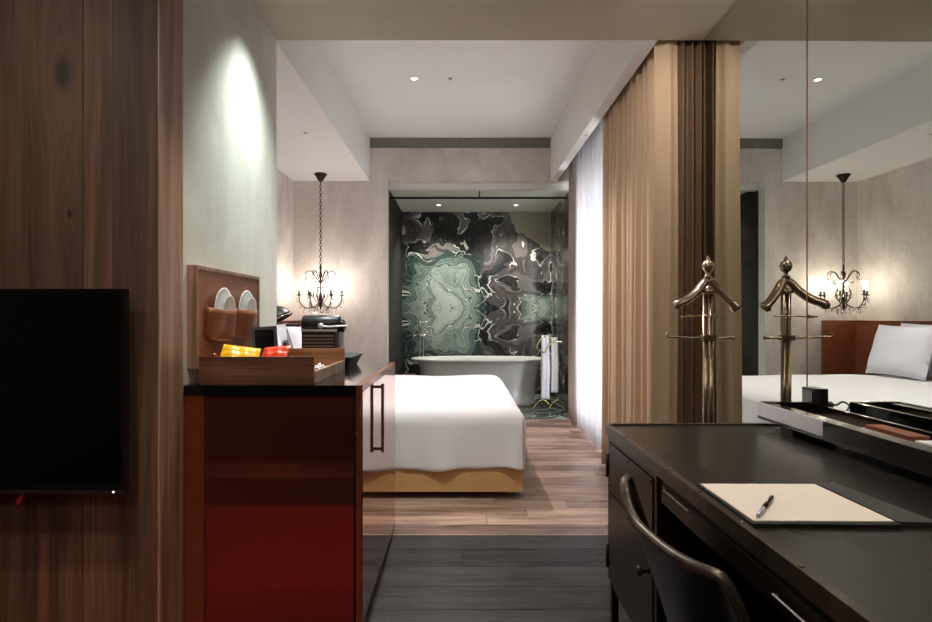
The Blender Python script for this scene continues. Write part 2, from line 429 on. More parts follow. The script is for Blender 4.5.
def struct(name, bm, mat, parent=None, smooth=False):
    o = obj(name, bm, mat, parent, smooth)
    if parent is None: o['kind'] = 'structure'
    return o
def solid(o, t, off=0):
    md = o.modifiers.new('Solidify', 'SOLIDIFY'); md.thickness = t; md.offset = off; return o
def sub(o, n=2):
    md = o.modifiers.new('Subsurf', 'SUBSURF'); md.levels = n; md.render_levels = n; return o

# ------------------------------------------------------------------ the setting
YW = 6.25; YB = 8.0; YF = 3.06; ZS = 2.657; ZC = 3.137; XL = -1.87; XM = 1.315
struct('floor', box(nb(), -3.0, 1.7, -2.6, 2.94, -.1, 0), 'floor_dark')['kind'] = 'structure'
struct('floor', box(nb(), XL-.2, 1.7, 2.94, YW, -.1, 0), 'floor_wood')
struct('floor', box(nb(), -1.1, 1.5, YW, YB+.1, -.1, 0), 'marble_floor')
# left wall of the entry: walnut clad block, then plaster
struct('wall_front', box(nb(), -3.0, -1.2568, 1.86, 1.98, 0, ZS), 'walnut_wall')
struct('wall_front', box(nb(), -1.2542, -1.0055, 1.86, 1.98, 0, ZS), 'walnut_wall')
struct('trim_1', box(nb(), -1.0055, -1.0, 1.857, 2.015, 0, ZS), 'walnut_side')
struct('wall_left', box(nb(), -1.06, -1.008, 2.015, YF, 0, ZS), 'plaster_pale')
struct('wall_left', box(nb(), -1.9, -1.06, 2.95, YF, 0, ZS), 'plaster')
struct('wall_left', box(nb(), XL-.1, XL, YF, YW, 0, ZS), 'plaster')
# back wall with the wide opening to the bathroom
bm = nb(); box(bm, XL-.1, -.835, YW, YW+.12, 0, ZC); struct('wall_back', bm, 'plaster')
bm = nb(); box(bm, -.835, 1.5, YW, YW+.12, ZS, ZC); struct('wall_back', bm, 'plaster')
struct('trim_2', box(nb(), -.835, -.822, YW-.006, YW+.13, 0, ZS), 'white_paint')
# ceilings
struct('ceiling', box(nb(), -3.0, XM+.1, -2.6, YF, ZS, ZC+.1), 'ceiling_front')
struct('ceiling', box(nb(), -1.016, 1.0, YF, YW, ZC, ZC+.1), 'ceiling')
struct('ceiling', box(nb(), XL-.1, -1.016, YF, YW, ZS, ZC+.1), 'ceiling')
struct('ceiling', box(nb(), -.96, 1.5, YW+.12, YB+.1, 2.636, ZC), 'ceiling_bath')
bm = nb(); prism(bm, [(1.0, ZS), (1.075, ZS), (1.075, ZC+.1), (1.0, ZC+.1)], YF, YW, 'Y'); struct('trim_3', bm, 'ceiling')
struct('ceiling', box(nb(), 1.075, 1.6, YF, YW, 2.93, ZC+.1), 'ceiling')
# right wall: mirror wall, then window wall
struct('wall_right', box(nb(), 1.345, 1.60, -2.6, 3.06, 0, ZS), 'plaster_grey')
bm = nb()
box(bm, 1.45, 1.60, 3.06, 3.45, 0, 2.95); box(bm, 1.45, 1.60, 6.1, YW, 0, 2.95)
box(bm, 1.45, 1.60, 3.45, 6.1, 2.42, 2.95); box(bm, 1.45, 1.60, 3.45, 6.1, 0, .06)
struct('wall_right', bm, 'plaster_grey')
w = bpy.data.objects.new('window_1', None); C.objects.link(w); w.location = (1.5, 4.775, .06); w['kind'] = 'structure'
bm = nb()
for y in (3.45, 4.33, 5.21, 6.06): box(bm, 1.49, 1.53, y, y+.04, .06, 2.42)
box(bm, 1.49, 1.53, 3.45, 6.1, .06, .1); box(bm, 1.49, 1.53, 3.45, 6.1, 2.38, 2.42)
obj('window_frame', bm, 'grey_metal', w)
for y in (3.49, 4.37, 5.25): obj('window_pane', box(nb(), 1.505, 1.511, y, y+(.84 if y < 5.2 else .81), .1, 2.38), 'pane', w)
# bathroom shell
struct('wall_bath_left', box(nb(), -.96, -.84, YW+.13, YB, 0, 2.636), 'tile')
struct('wall_bath_right', box(nb(), 1.285, 1.42, YW+.12, YB, 0, 2.636), 'marble_side')
struct('wall_bath_back', box(nb(), -.96, 1.42, YB, YB+.1, 0, 2.636), 'marble')
# walls behind the camera
struct('wall_rear', box(nb(), -3.0, 1.6, -2.6, -2.5, 0, ZS), 'plaster_grey')
struct('wall_entry', box(nb(), -3.1, -3.0, -2.6, 1.98, 0, ZS), 'plaster_grey')
# header pocket moulding over the bath opening
struct('trim_4', box(nb(), -.822, 1.285, YW+.12, YW+.2, 2.59, 2.636), 'white_paint')

# linear air vent over the back wall
t = thing('air_vent', 'long slim grey linear air grille under the ceiling above the back wall', 'vent', (-.02, YW-.012, 3.03))
bm = nb()
box(bm, -1.014, .995, YW-.014, YW, 3.127, 3.135); box(bm, -1.014, .995, YW-.014, YW, 3.028, 3.036)
for k in range(7): x = -1.014+k*(2.009-.008)/6; box(bm, x, x+.008, YW-.016, YW-.001, 3.0361, 3.1269)
obj('frame', bm, 'grey_metal', t)
bm = nb()
for k in range(5): z = 3.041+k*.018; box(bm, -1.012, .993, YW-.012, YW-.003, z, z+.0145)
obj('grille', bm, 'vent', t)
obj('backing', box(nb(), -1.013, .994, YW-.0028, YW-.0005, 3.037, 3.1265), 'black_matte', t)

# ------------------------------------------------------------------ wall mirror
t = thing('wall_mirror', 'huge two-panel mirror covering the wall behind the black desk', 'mirror', (1.325, 1.2, .3))
th = .007
def mirx(y): return XM - (y-3.06)*th
for y0, y1 in ((-1.0, 2.136), (2.141, 3.06)):
    bm = nb()
    prism(bm, [(mirx(y0), y0), (mirx(y1), y1), (1.348, y1), (1.348, y0)], .12, ZS-.003)
    obj('mirror_panel', bm, 'mirror', t)
bm = nb(); prism(bm, [(mirx(2.136)-.0015, 2.1362), (mirx(2.14)-.0015, 2.1408), (1.34, 2.1408), (1.34, 2.1362)], .12, ZS-.003)
obj('joint_strip', bm, 'bronze', t)

# ------------------------------------------------------------------ curtains
def curtain(name, path, z0, z1, amp, period, mat, label, flare=1.0, seed=1, thick=.002, cat='curtain', res=7, parent=None, phase=0):
    P = [Vector((p[0], p[1], 0)) for p in path]
    L = [0]
    for a, b in zip(P, P[1:]): L.append(L[-1]+(b-a).length)
    tot = L[-1]; n = int(tot/period*res*2)
    rnd = random.Random(seed); ks = [rnd.uniform(.7, 1.25) for _ in range(200)]
    def at(s):
        for i in range(len(P)-1):
            if s <= L[i+1]+1e-9:
                d = (P[i+1]-P[i]).normalized(); return P[i]+d*(s-L[i]), Vector((-d.y, d.x, 0)), d
        return P[-1], Vector((0,0,0)), Vector((0,0,0))
    def f(u, v):
        s = u*tot; p, nn, d = at(s)
        c = s/period; k = ks[int(c) % 200]
        g = math.sin(2*PI*c+phase + .35*math.sin(c*1.7+seed))
        g2 = math.sin(2*PI*c*2+1.1)*.22
        a = amp*k*(flare + (1-flare)*v)
        drift = .18*period*math.sin(3*v+c*1.3+seed)*(1-v)
        q = p + nn*a*(g+g2) + d*drift
        return (q.x, q.y, z0+(z1-z0)*v)
    bm = grid(nb(), f, n, 14)
    o = obj(name, bm, mat, parent, True); solid(o, thick, 0)
    if parent is None: tag(o, label, cat)
    return o
curtain('curtain', [(1.135, 3.17), (1.135, 4.37)], .015, 2.92, .034, .112, 'tan_curtain', 'tan drape gathered in close vertical folds next to the white sheer', 1.35, 3)
o = curtain('curtain', [(1.075, 3.12), (1.205, 3.115)], .015, 2.92, .012, .10, 'tan_curtain', 'smooth flat tan curtain edge turned to face the room, beside the gathered tan drape', 1.5, 4)
curtain('curtain', [(1.195, 3.125), (1.36, 3.115)], .015, 2.92, .022, .050, 'brown_curtain', 'dark brown patterned drape stacked between the tan curtain and the mirror', 1.0, 9, res=10)
curtain('curtain', [(1.215, 4.44), (1.215, 5.64)], .02, 2.92, .042, .14, 'sheer', 'sheer white voile curtain glowing with daylight across the window', 1.25, 5, .0012)
curtain('curtain', [(1.20, 5.70), (1.215, 6.2)], .02, 2.92, .04, .1, 'mauve_curtain', 'grey mauve sheer drape bunched at the bathroom end of the window', 1.2, 6, .0015)

# ------------------------------------------------------------------ television
t = thing('television', 'large flat black television mounted on the walnut panelling', 'television', (-1.63, 1.80, .60))
tx0, tx1, ty = -2.20, -1.068, 1.772
tz0, tz1 = .60, 1.236
bm = nb(); box(bm, tx0, tx1, ty, ty+.03, tz0-.012, tz1); obj('bezel', bm, 'black_gloss', t, bev=.004)
obj('screen', box(nb(), tx0+.014, tx1-.014, ty-.0015, ty+.001, tz0+.022, tz1-.012), 'screen', t)
bm = nb(); box(bm, tx0+.1, tx1-.12, ty+.0301, ty+.06, tz0+.06, tz1-.12); obj('rear_housing', bm, 'black_matte', t, bev=.01)
bm = nb(); box(bm, tx0, tx1, ty-.003, ty+.0, tz0-.011, tz0-.002); obj('lower_trim', bm, 'grey_metal', t, bev=.001)
obj('standby_light', lathe(nb(), [(.0025, 0), (.0025, .002)], (tx1-.03, ty-.0045, tz0-.006), 12, 'Y'), 'led', t)
obj('wall_bracket', box(nb(), -1.9, -1.4, ty+.0601, 1.859, .8, 1.1), 'black_matte', t)
bm = nb(); box(bm, -1.405, -1.392, 1.775, 1.778, .552, .600); bmesh.ops.rotate(bm, cent=(-1.40, 1.776, .57), matrix=Matrix.Rotation(.5, 3, 'Y'), verts=bm.verts)
obj('red_tag', bm, 'redtag', t)['label'] = 'small dark red tag hanging below the screen'

# ------------------------------------------------------------------ minibar cabinet
cx0, cx1, cy0, cy1 = -1.003, -.357, 2.02, 3.04
t = thing('minibar_cabinet', 'glossy burgundy minibar cabinet with mirrored doors and black top', 'cabinet', (-.68, 2.53, 0))
bm = nb(); box(bm, cx0+.012, cx1-.022, cy0+.02, cy1, .05, .872); obj('body', bm, 'black_matte', t)
obj('end_panel', box(nb(), cx0+.075, cx1-.032, cy0+.008, cy0+.0195, .035, .864), 'lacquer', t, bev=.001)
bm = nb(); box(bm, cx0+.004, cx0+.0745, cy0+.001, cy0+.019, .0, .864); obj('stile', bm, 'copper', t, bev=.001)
bm = nb(); box(bm, cx1-.0215, cx1-.004, cy0, cy0+.016, .03, .8995); obj('stile', bm, 'copper', t, bev=.001)
bm = nb(); box(bm, cx0+.004, cx1-.022, cy0-.004, cy1, .8645, .9); obj('worktop', bm, 'black_gloss', t, bev=.0015)
bm = nb(); box(bm, cx1-.0215, cx1-.001, cy0+.0165, cy1, .8745, .8995); obj('edge_strip', bm, 'copper', t)
ys = 2.395
for y0, y1 in ((cy0+.0165, ys-.001), (ys+.001, cy1-.002)):
    d = obj('door', box(nb(), cx1-.0215, cx1, y0, y1, .035, .874), 'door_mirror', t)
    if y0 > 2.3: hd = d
hb = nb(); box(hb, cx1+.017, cx1+.029, ys-.014, ys-.001, .57, .862)
for z in (.578, .842): box(hb, cx1, cx1+.019, ys-.009, ys-.001, z, z+.012)
obj('door_handle', hb, 'bronze', hd, bev=.001)
obj('kick_trim', box(nb(), cx1-.0215, cx1-.0005, cy0+.018, cy1, .018, .034), 'copper', t)
obj('plinth', box(nb(), cx0+.02, cx1-.05, cy0+.06, cy1-.02, .0, .05), 'black_matte', t)

# leather pocket board on the wall
t = thing('pocket_board', 'walnut framed copper leather board with two pockets leaning above the cabinet', 'wall organiser', (-.99, 2.38, .955))
bx = -.972
bm = nb()
box(bm, -1.0075, bx, 2.06, 2.075, .955, 1.338); box(bm, -1.0075, bx, 2.69, 2.705, .955, 1.338)
box(bm, -1.0075, bx, 2.0751, 2.6899, .955, .968); box(bm, -1.0075, bx, 2.0751, 2.6899, 1.325, 1.338)
obj('frame', bm, 'walnut_side', t, bev=.001)
obj('leather_panel', box(nb(), -1.007, bx-.004, 2.0752, 2.6898, .9682, 1.3248), 'leather_copper', t)
bm = nb()
def pk(u, v):
    y = 2.135+(.48)*u; k = abs(math.sin(2*PI*u))**.6
    zt = 1.185-.012*k; zb = 1.05 + .012*(1-k)
    x = bx-.003+(.012+.040*k*(.55+.45*v))
    if u in (0, 1): x = bx-.002
    return (x, y, zb+(zt-zb)*v)
o = obj('pocket', grid(nb(), pk, 48, 6), 'leather_copper', t, True); solid(o, .003)
for yc in (2.262, 2.50):
    prof = [(.0, 0), (.04, .001), (.065, .006), (.086, .016), (.089, .018), (.084, .018), (.063, .009), (.0, .006)]
    o = obj('saucer', lathe(nb(), prof, (0, 0, 0), 36, 'X'), 'porcelain', None, True)
    o.location = (bx+.003, yc, 1.087); o.rotation_euler = (0, .03, 0)
    tag(o, 'white porcelain saucer standing in the %s leather pocket' % ('nearer left' if yc < 2.3 else 'farther right'), 'saucer', 'saucers in the leather pockets')
    prof = [(.0, 0), (.026, 0), (.044, .012), (.056, .03), (.059, .034), (.055, .033), (.040, .014), (.0, .006)]
    o = obj('tea_cup', lathe(nb(), prof, (0, 0, 0), 32, 'X'), 'porcelain', None, True)
    o.location = (bx+.022, yc+.014, 1.117); o.rotation_euler = (0, .05, 0); o.scale = (.45, 1, 1)
    tag(o, 'white porcelain cup resting against the saucer in the %s leather pocket' % ('nearer left' if yc < 2.3 else 'farther right'), 'cup', 'cups in the leather pockets')

# walnut tray
t = thing('wooden_tray', 'walnut snack tray with tall ends and low sides on the cabinet top', 'tray', (-.75, 2.33, .9))
ax0, ax1, ay0, ay1 = -.962, -.540, 2.056, 2.60
obj('end_panel', box(nb(), ax0, ax1, ay0, ay0+.012, .9005, 1.0), 'walnut', t, bev=.0012)
obj('end_panel', box(nb(), ax0, ax1, ay1-.012, ay1, .9005, 1.0), 'walnut_pale', t, bev=.0012)
obj('side_panel', box(nb(), ax1-.012, ax1, ay0+.0122, ay1-.0122, .9005, .944), 'walnut_side', t, bev=.001)
obj('side_panel', box(nb(), ax0, ax0+.012, ay0+.0122, ay1-.0122, .9005, .944), 'walnut_side', t, bev=.001)
obj('bottom', box(nb(), ax0+.0122, ax1-.0122, ay0+.0122, ay1-.0122, .901, .910), 'walnut_light', t)
obj('divider', box(nb(), -.70, -.692, ay0+.0122, ay1-.0122, .9102, .944), 'walnut_light', t)

def snack(loc, rz, tilt, mat, label, w=.13, h=.17):
    def f(u, v):
        b = (max(0, 1-(2*u-1)**4)*max(0, 1-(2*v-1)**4))**.7
        return ((u-.5)*w*(1-.05*b), (v-.5)*h, .016*b+.003*math.sin(16*u+5*v)*b+.002*math.sin(31*v))
    def g(u, v): p = f(u, v); return (p[0], p[1], -p[2]*.6)
    bm = nb(); grid(bm, f, 18, 18); grid(bm, g, 18, 18); bmesh.ops.remove_doubles(bm, verts=bm.verts, dist=1e-5)
    t = thing('snack_bag', label, 'snack bag', loc, 'snack bags in the tray'); 
    o = obj('pouch', bm, mat, None, True); o.parent = t; o.location = (0, 0, 0)
    me = o.data; 
    t.rotation_euler = (tilt[0], tilt[1], rz)
    return t, f
def decal_on(t, f, polys, mat, name):
    bm = nb()
    for (u0, v0, u1, v1) in polys:
        vs = [bm.verts.new(Vector(f(*q))+Vector((0,0,.0022))) for q in ((u0,v0),((u0+u1)/2,v0),(u1,v0),(u1,v1),((u0+u1)/2,v1),(u0,v1))]
        bm.faces.new((vs[0], vs[1], vs[4], vs[5])); bm.faces.new((vs[1], vs[2], vs[3], vs[4]))
    me = bpy.data.meshes.new(name); bm.to_mesh(me); bm.free(); me.materials.append(M[mat])
    o = bpy.data.objects.new(name, me); C.objects.link(o); o.parent = t
s1, f1 = snack((-.862, 2.17, .966), .22, (.85, .14), 'yellow', 'yellow snack bag lying in the tray at the left end', .14, .15)
decal_on(s1, f1, [(.3, .45, .36, .72), (.42, .45, .48, .72), (.54, .45, .60, .72), (.66, .45, .72, .72), (.36, .56, .42, .6)], 'red', 'printed_mark')
s2, f2 = snack((-.742, 2.22, .964), -.25, (.85, -.10), 'red', 'red and orange snack bag overlapping the yellow one in the tray', .12, .15)
decal_on(s2, f2, [(.22, .5, .30, .74), (.34, .5, .40, .74), (.46, .5, .56, .74), (.60, .5, .66, .74), (.7, .5, .78, .74)], 'porcelain', 'printed_mark')
decal_on(s2, f2, [(.2, .25, .45, .42), (.55, .22, .8, .4)], 'yellow', 'printed_mark')
# black framed menu stand
t = thing('menu_frame', 'black deep framed card stand propped upright in the walnut tray', 'menu stand', (-.822, 2.37, .9105))
fr = bpy.data.objects.new('frame', None)
C.objects.unlink(fr) if fr.name in C.objects else None; bpy.data.objects.remove(fr)
w_, h_ = .105, .196
bm = nb(); box(bm, -w_/2, -w_/2+.014, -.011, .011, 0, h_); box(bm, w_/2-.014, w_/2, -.011, .011, 0, h_)
box(bm, -w_/2+.0141, w_/2-.0141, -.011, .011, 0, .016); box(bm, -w_/2+.0141, w_/2-.0141, -.011, .011, h_-.014, h_)
def local(name, bm, mat, parent, bev=0, smooth=False):
    if bev: bevel(bm, bev)
    bmesh.ops.recalc_face_normals(bm, faces=bm.faces)
    me = bpy.data.meshes.new(name); bm.to_mesh(me); bm.free(); me.materials.append(M[mat])
    if smooth:
        for p in me.polygons: p.use_smooth = True
    o = bpy.data.objects.new(name, me); C.objects.link(o); o.parent = parent; return o
local('frame', bm, 'black_plastic', t, .0015)
local('card', box(nb(), -w_/2+.0141, w_/2-.0141, .002, .006, .0161, h_-.0141), 'black_gloss', t)
bm = nb(); [box(bm, -.018, .018, .0005, .0019, .05+k*.012, .052+k*.012) for k in range(5)]; local('printed_lines', bm, 'grey_metal', t)
t.rotation_euler = (-.20, -.06, .35)
# small jar, white card, stirrers and sachets
t = thing('small_jar', 'tiny clear stoppered jar at the left end of the snack tray', 'jar', (-.925, 2.10, .911))
obj('body', lathe(nb(), [(.011, 0), (.012, .02), (.012, .07), (.008, .08)], (-.925, 2.10, .911), 20), 'crystal', t, True)
obj('stopper', lathe(nb(), [(.0075, .0805), (.0085, .095), (.004, .10)], (-.925, 2.10, .911), 16), 'copper', t, True)
for k, (x, y, z, r) in enumerate(((-.655, 2.46, .918, .1), (-.64, 2.49, .922, .35))):
    bm = nb(); box(bm, x-.05, x+.05, y-.035, y+.035, z-.001, z+.001)
    bmesh.ops.rotate(bm, cent=(x, y, z), matrix=Matrix.Rotation(r, 3, 'Z'), verts=bm.verts)
    tag(obj('paper_card', bm, 'porcelain'), ('upper' if k else 'lower')+' of two white paper cards beside the black frame in the tray', 'card', 'paper cards in the tray')
for k in range(12):
    r = random.Random(k); x = -.61+r.uniform(-.04, .03); y = 2.17+.024*k; z = .916+.003*k if k < 8 else .93
    bm = nb(); box(bm, -.0045, .0045, -.045, .045, -.002, .002); bevel(bm, .001, 1)
    bmesh.ops.rotate(bm, cent=(0,0,0), matrix=Matrix.Rotation(r.uniform(-1.2, 1.2), 3, 'Z') @ Matrix.Rotation(r.uniform(-.08, .25), 3, 'X'), verts=bm.verts)
    bmesh.ops.translate(bm, vec=(x, y, z), verts=bm.verts)
    tag(obj('sugar_stick', bm, 'paper' if k % 3 else 'porcelain'), 'slim pale sugar sachet stick loose in the open end of the tray', 'sachet', 'sugar sticks in the tray')

# flared black dish tray under the coffee machine
t = tag(obj('serving_tray', rings(nb(), [[(-.83, 2.66, .9008), (-.56, 2.66, .9008), (-.56, 2.93, .9008), (-.83, 2.93, .9008)]]*2) and nb(), 'black_gloss') if False else None, '', '') if False else None
bm = nb()
def rr(x0, x1, y0, y1, z): return [(x0, y0, z), (x1, y0, z), (x1, y1, z), (x0, y1, z)]
rings(bm, [rr(-.79, -.545, 2.68, 2.93, .9006), rr(-.815, -.52, 2.64, 2.975, .955), rr(-.809, -.526, 2.646, 2.969, .956), rr(-.785, -.55, 2.685, 2.925, .906)])
tag(obj('serving_tray', bm, 'black_matte'), 'black flared serving tray under the coffee machine', 'tray')

# coffee machine
mx0, mx1 = -.772, -.60; my = 2.70
t = thing('coffee_machine', 'black capsule coffee machine with drum top and slatted side on the cabinet', 'coffee machine', (-.69, 2.80, .9065))
bm = nb(); box(bm, mx0+.004, mx1-.006, my, my+.2, .9065, 1.075); obj('body', bm, 'black_plastic', t, bev=.006)
bm = nb()
for k in range(9):
    z = .918+k*.0165
    box(bm, mx0+.012, mx1-.014, my-.006, my+.001, z, z+.008)
obj('slat_panel', bm, 'slat_grey', t, bev=.001)
bm = nb(); box(bm, mx0, mx1, my-.004, my+.19, 1.0752, 1.086); obj('collar', bm, 'silver', t, bev=.002)
bm = nb(); lathe(bm, [(.034, 0), (.042, .006), (.042, .174), (.036, .182)], (mx0-.002, my+.042, 1.112), 32, 'X'); obj('drum', bm, 'black_plastic', t, True)
bm = nb(); lathe(bm, [(.02, .183), (.034, .186), (.034, .20), (.022, .208)], (mx0-.002, my+.042, 1.10), 28, 'X'); obj('brew_head', bm, 'black_gloss', t, True)
bm = nb(); lathe(bm, [(.011, 0), (.014, .006), (.014, .012)], (-.675, my-.012, 1.103), 20, 'Y'); obj('lever_pivot', bm, 'silver', t, True)
bm = nb(); tube(bm, [(-.675, my-.012, 1.103), (-.64, my-.016, 1.099), (-.60, my-.018, 1.1), (-.56, my-.016, 1.103), (-.545, my-.014, 1.104)], .0045, 10, 5); obj('lever', bm, 'silver', t, True)
bm = nb(); tube(bm, [(-.79, my+.05, 1.105), (-.83, my+.05, 1.106), (-.86, my+.05, 1.105)], [.008, .008, .006], 12, 3); obj('tank_handle', bm, 'black_plastic', t, True)
bm = nb()
for k in range(10):
    z = .92+k*.015; lathe(bm, [(.017, 0), (.017, .009)], (mx1+.014, my+.03, z), 20)
lathe(bm, [(.013, 0), (.013, .155)], (mx1+.014, my+.03, .917), 16)
obj('frother_column', bm, 'silver', t)
# little black teapot
t = thing('teapot', 'small round black teapot with knobbed lid behind the walnut tray', 'teapot', (-.872, 2.77, .9008))
pc = (-.872, 2.77, .9008)
obj('body', lathe(nb(), [(.03, 0), (.042, .012), (.05, .045), (.044, .075), (.03, .09)], pc, 30), 'black_gloss', t, True)
obj('lid', lathe(nb(), [(.029, .0905), (.024, .1), (.006, .104), (.005, .108), (.009, .114), (.004, .12)], pc, 24), 'black_plastic', t, True)
obj('spout', tube(nb(), [(-.916, 2.77, .94), (-.932, 2.77, .955), (-.942, 2.77, .985)], [.011, .008, .006], 10, 4), 'black_gloss', t, True)

# ------------------------------------------------------------------ bed
bx0, bx1, by0, by1 = -1.79, .41, 3.50, 5.55
t = thing('bed', 'wide bed with white bedding on a tan leather base in the bedroom', 'bed', (-.69, 4.52, 0))
bm = nb(); box(bm, bx0, bx1-.02, by0+.02, by1-.02, .045, .24); obj('base', bm, 'leather_tan', t, bev=.012)
bm = nb(); box(bm, bx0+.12, bx1-.14, by0+.16, by1-.16, 0, .0448); obj('plinth', bm, 'black_matte', t)
obj('mattress', box(nb(), bx0, bx1-.05, by0+.05, by1-.05, .2402, .50), 'pillow', t, bev=.05)
zt = .572
def duvet(u, v):
    # u across Y (near..far), v along X (head..foot); drape profile
    def prof(s, lo, hi, drop):
        # s 0..1 over drop + flat + drop
        W = hi-lo; d = drop/(W+2*drop)
        return s
    return None
def drape_pts(lo, hi, both, r=.11, drop=.39):
    """(horizontal, height fraction) samples over the side: hem -> rounded shoulder -> flat"""
    out = []
    for k in range(9): out.append((lo, -drop + (drop-r)*k/8, 1))
    for k in range(1, 9):
        a = PI/2*k/8; out.append((lo+r-r*math.cos(a), -r+r*math.sin(a), 0))
    n = 26
    w0, w1 = lo+r, hi-(r if both else 0)
    for k in range(1, n): out.append((w0+(w1-w0)*k/n, 0, 0))
    if both:
        for k in range(9):
            a = PI/2*k/8; out.append((hi-r+r*math.sin(a), -r+r*math.cos(a), 0))
        for k in range(1, 9): out.append((hi, -r-(drop-r)*k/8, 1))
    else: out.append((hi, 0, 0))
    return out
PX = drape_pts(-bx1, -bx0-.0, False)     # mirrored: start at the foot
PX = [(-a, b, c) for a, b, c in PX]
PY = drape_pts(by0, by1, True)
bm = nb(); V = []
for i, (x, hx, cx) in enumerate(PX):
    row = []
    for j, (y, hy, cy) in enumerate(PY):
        r_ = .13
        # combine: height is min; corner smoothing by using norm of drops
        h = -((abs(hx)**2.4 + abs(hy)**2.4)**(1/2.4))
        h = max(h, -.39)
        X, Y = x, y
        if hx < -.05 and hy < -.05:      # round the corner in plan
            k = min(1, min(-hx, -hy)/.2)*.075
            X -= k*.8; Y += (k if y < 4.5 else -k)*.8
        crown = .022*math.sin(PI*min(1, max(0, (y-by0)/(by1-by0))))*(1 if hx == 0 else .5)
        wob = mnoise.noise(Vector((x*2.2, y*2.2, 0)))*.012
        fold = 0
        if cy and not cx:
            dep = min(1, -hy/.39); fold = dep**1.8*(.014*math.sin(x*13)+.012*math.sin(x*27+1)+.008*math.sin(x*47+2)); Y += fold if y < 4.5 else -fold
        if cx and not cy:
            dep = min(1, -hx/.39); X += dep**1.5*(.007*math.sin(y*12)+.005*math.sin(y*31))
        hem = (.012*math.sin(x*8)+.008*math.sin(x*21+2)) if (h <= -.36) else 0
        row.append(bm.verts.new((X, Y, zt+h+crown+wob+hem)))
    V.append(row)
for i in range(len(V)-1):
    for j in range(len(V[0])-1): bm.faces.new((V[i][j], V[i+1][j], V[i+1][j+1], V[i][j+1]))
o = obj('duvet', bm, 'linen', t, True); solid(o, .016, -1); sub(o, 1)
# headboard wrapping round to the back wall
t = thing('headboard', 'chestnut leather headboard running along the wall and turning the corner under the chandelier', 'headboard', (-1.83, 5, 0))
bm = nb(); box(bm, XL+.001, XL+.07, 3.2, YW-.07, .0, 1.09); obj('panel', bm, 'leather_red', t, bev=.006)
bm = nb(); box(bm, XL+.001, -1.46, YW-.069, YW-.001, .0, 1.09); obj('panel', bm, 'leather_red', t, bev=.006)
bm = nb(); box(bm, XL+.001, XL+.085, 3.2, YW-.071, 1.0905, 1.10); box(bm, XL+.001, -1.455, YW-.0705, YW-.001, 1.0905, 1.10); obj('cap_rail', bm, 'copper', t)
# pillows
def pillow(name, loc, w, h, d, lean, label, group='pillows against the headboard', rz=0):
    def f(u, v, s):
        a, b = 2*u-1, 2*v-1
        e = max(0, 1-abs(a)**3.2)*max(0, 1-abs(b)**3.2)
        pin = 1-.06*(abs(a)**2)*(1-abs(b))-.0
        return (s*d/2*e**.55 + .004*mnoise.noise(Vector((u*5, v*5, s))), a*w/2*(1-.05*(1-abs(b)**2)), b*h/2*(1-.06*(1-abs(a)**2)))
    bm = nb(); grid(bm, lambda u, v: f(u, v, 1), 22, 16); grid(bm, lambda u, v: f(u, v, -1), 22, 16)
    bmesh.ops.remove_doubles(bm, verts=bm.verts, dist=1e-4)
    bmesh.ops.recalc_face_normals(bm, faces=bm.faces)
    me = bpy.data.meshes.new(name); bm.to_mesh(me); bm.free(); me.materials.append(M['pillow'])
    for p in me.polygons: p.use_smooth = True
    o = bpy.data.objects.new(name, me); C.objects.link(o); o.location = loc; o.rotation_euler = (0, lean, rz)
    return tag(o, label, 'pillow', group)
zp = zt+.27
pillow('pillow', (-1.60, 4.05, zp), .72, .50, .17, -.25, 'white pillow upright against the headboard at the end near the cabinet')
pillow('pillow', (-1.60, 5.02, zp), .72, .50, .17, -.25, 'white pillow upright against the headboard at the far end')
pillow('pillow', (-1.40, 4.02, zp-.01), .70, .49, .16, -.28, 'front white pillow leaning on the one nearest the cabinet')
pillow('pillow', (-1.40, 5.06, zp-.01), .70, .49, .16, -.28, 'large front white pillow at the far end, seen in the mirror')
# bedside reading lamp behind the wall corner
t = thing('reading_lamp', 'black dome reading lamp peeking past the pale wall corner above the pillows', 'lamp', (-1.83, 3.40, 1.1005))
obj('wall_mount', lathe(nb(), [(.03, 0), (.03, .014), (.012, .02)], (-1.83, 3.40, 1.1005), 20), 'iron', t, True)
obj('arm', tube(nb(), [(-1.83, 3.40, 1.115), (-1.8, 3.40, 1.3), (-1.55, 3.38, 1.36), (-1.20, 3.35, 1.24), (-1.125, 3.34, 1.205)], .006, 10, 6), 'iron', t, True)
prof = [(.012, .085), (.03, .082), (.06, .062), (.082, .02), (.088, 0), (.084, 0), (.078, .02), (.056, .058), (.028, .077), (.0, .08)]
o = obj('shade', lathe(nb(), prof, (0, 0, 0), 32, cap=False), 'black_plastic', None, True)
o.parent = t; o.location = (-1.085+1.83, 3.34-3.40, 1.125-1.1005); o.rotation_euler = (0, -.5, 0)
o = obj('rim', tube(nb(), [(.088*math.cos(a*PI/16), .088*math.sin(a*PI/16), 0.0) for a in range(32)], .0025, 8, closed=True), 'brass', None, True)
o.parent = t; o.location = (-1.085+1.83, 3.34-3.40, 1.125-1.1005); o.rotation_euler = (0, -.5, 0)

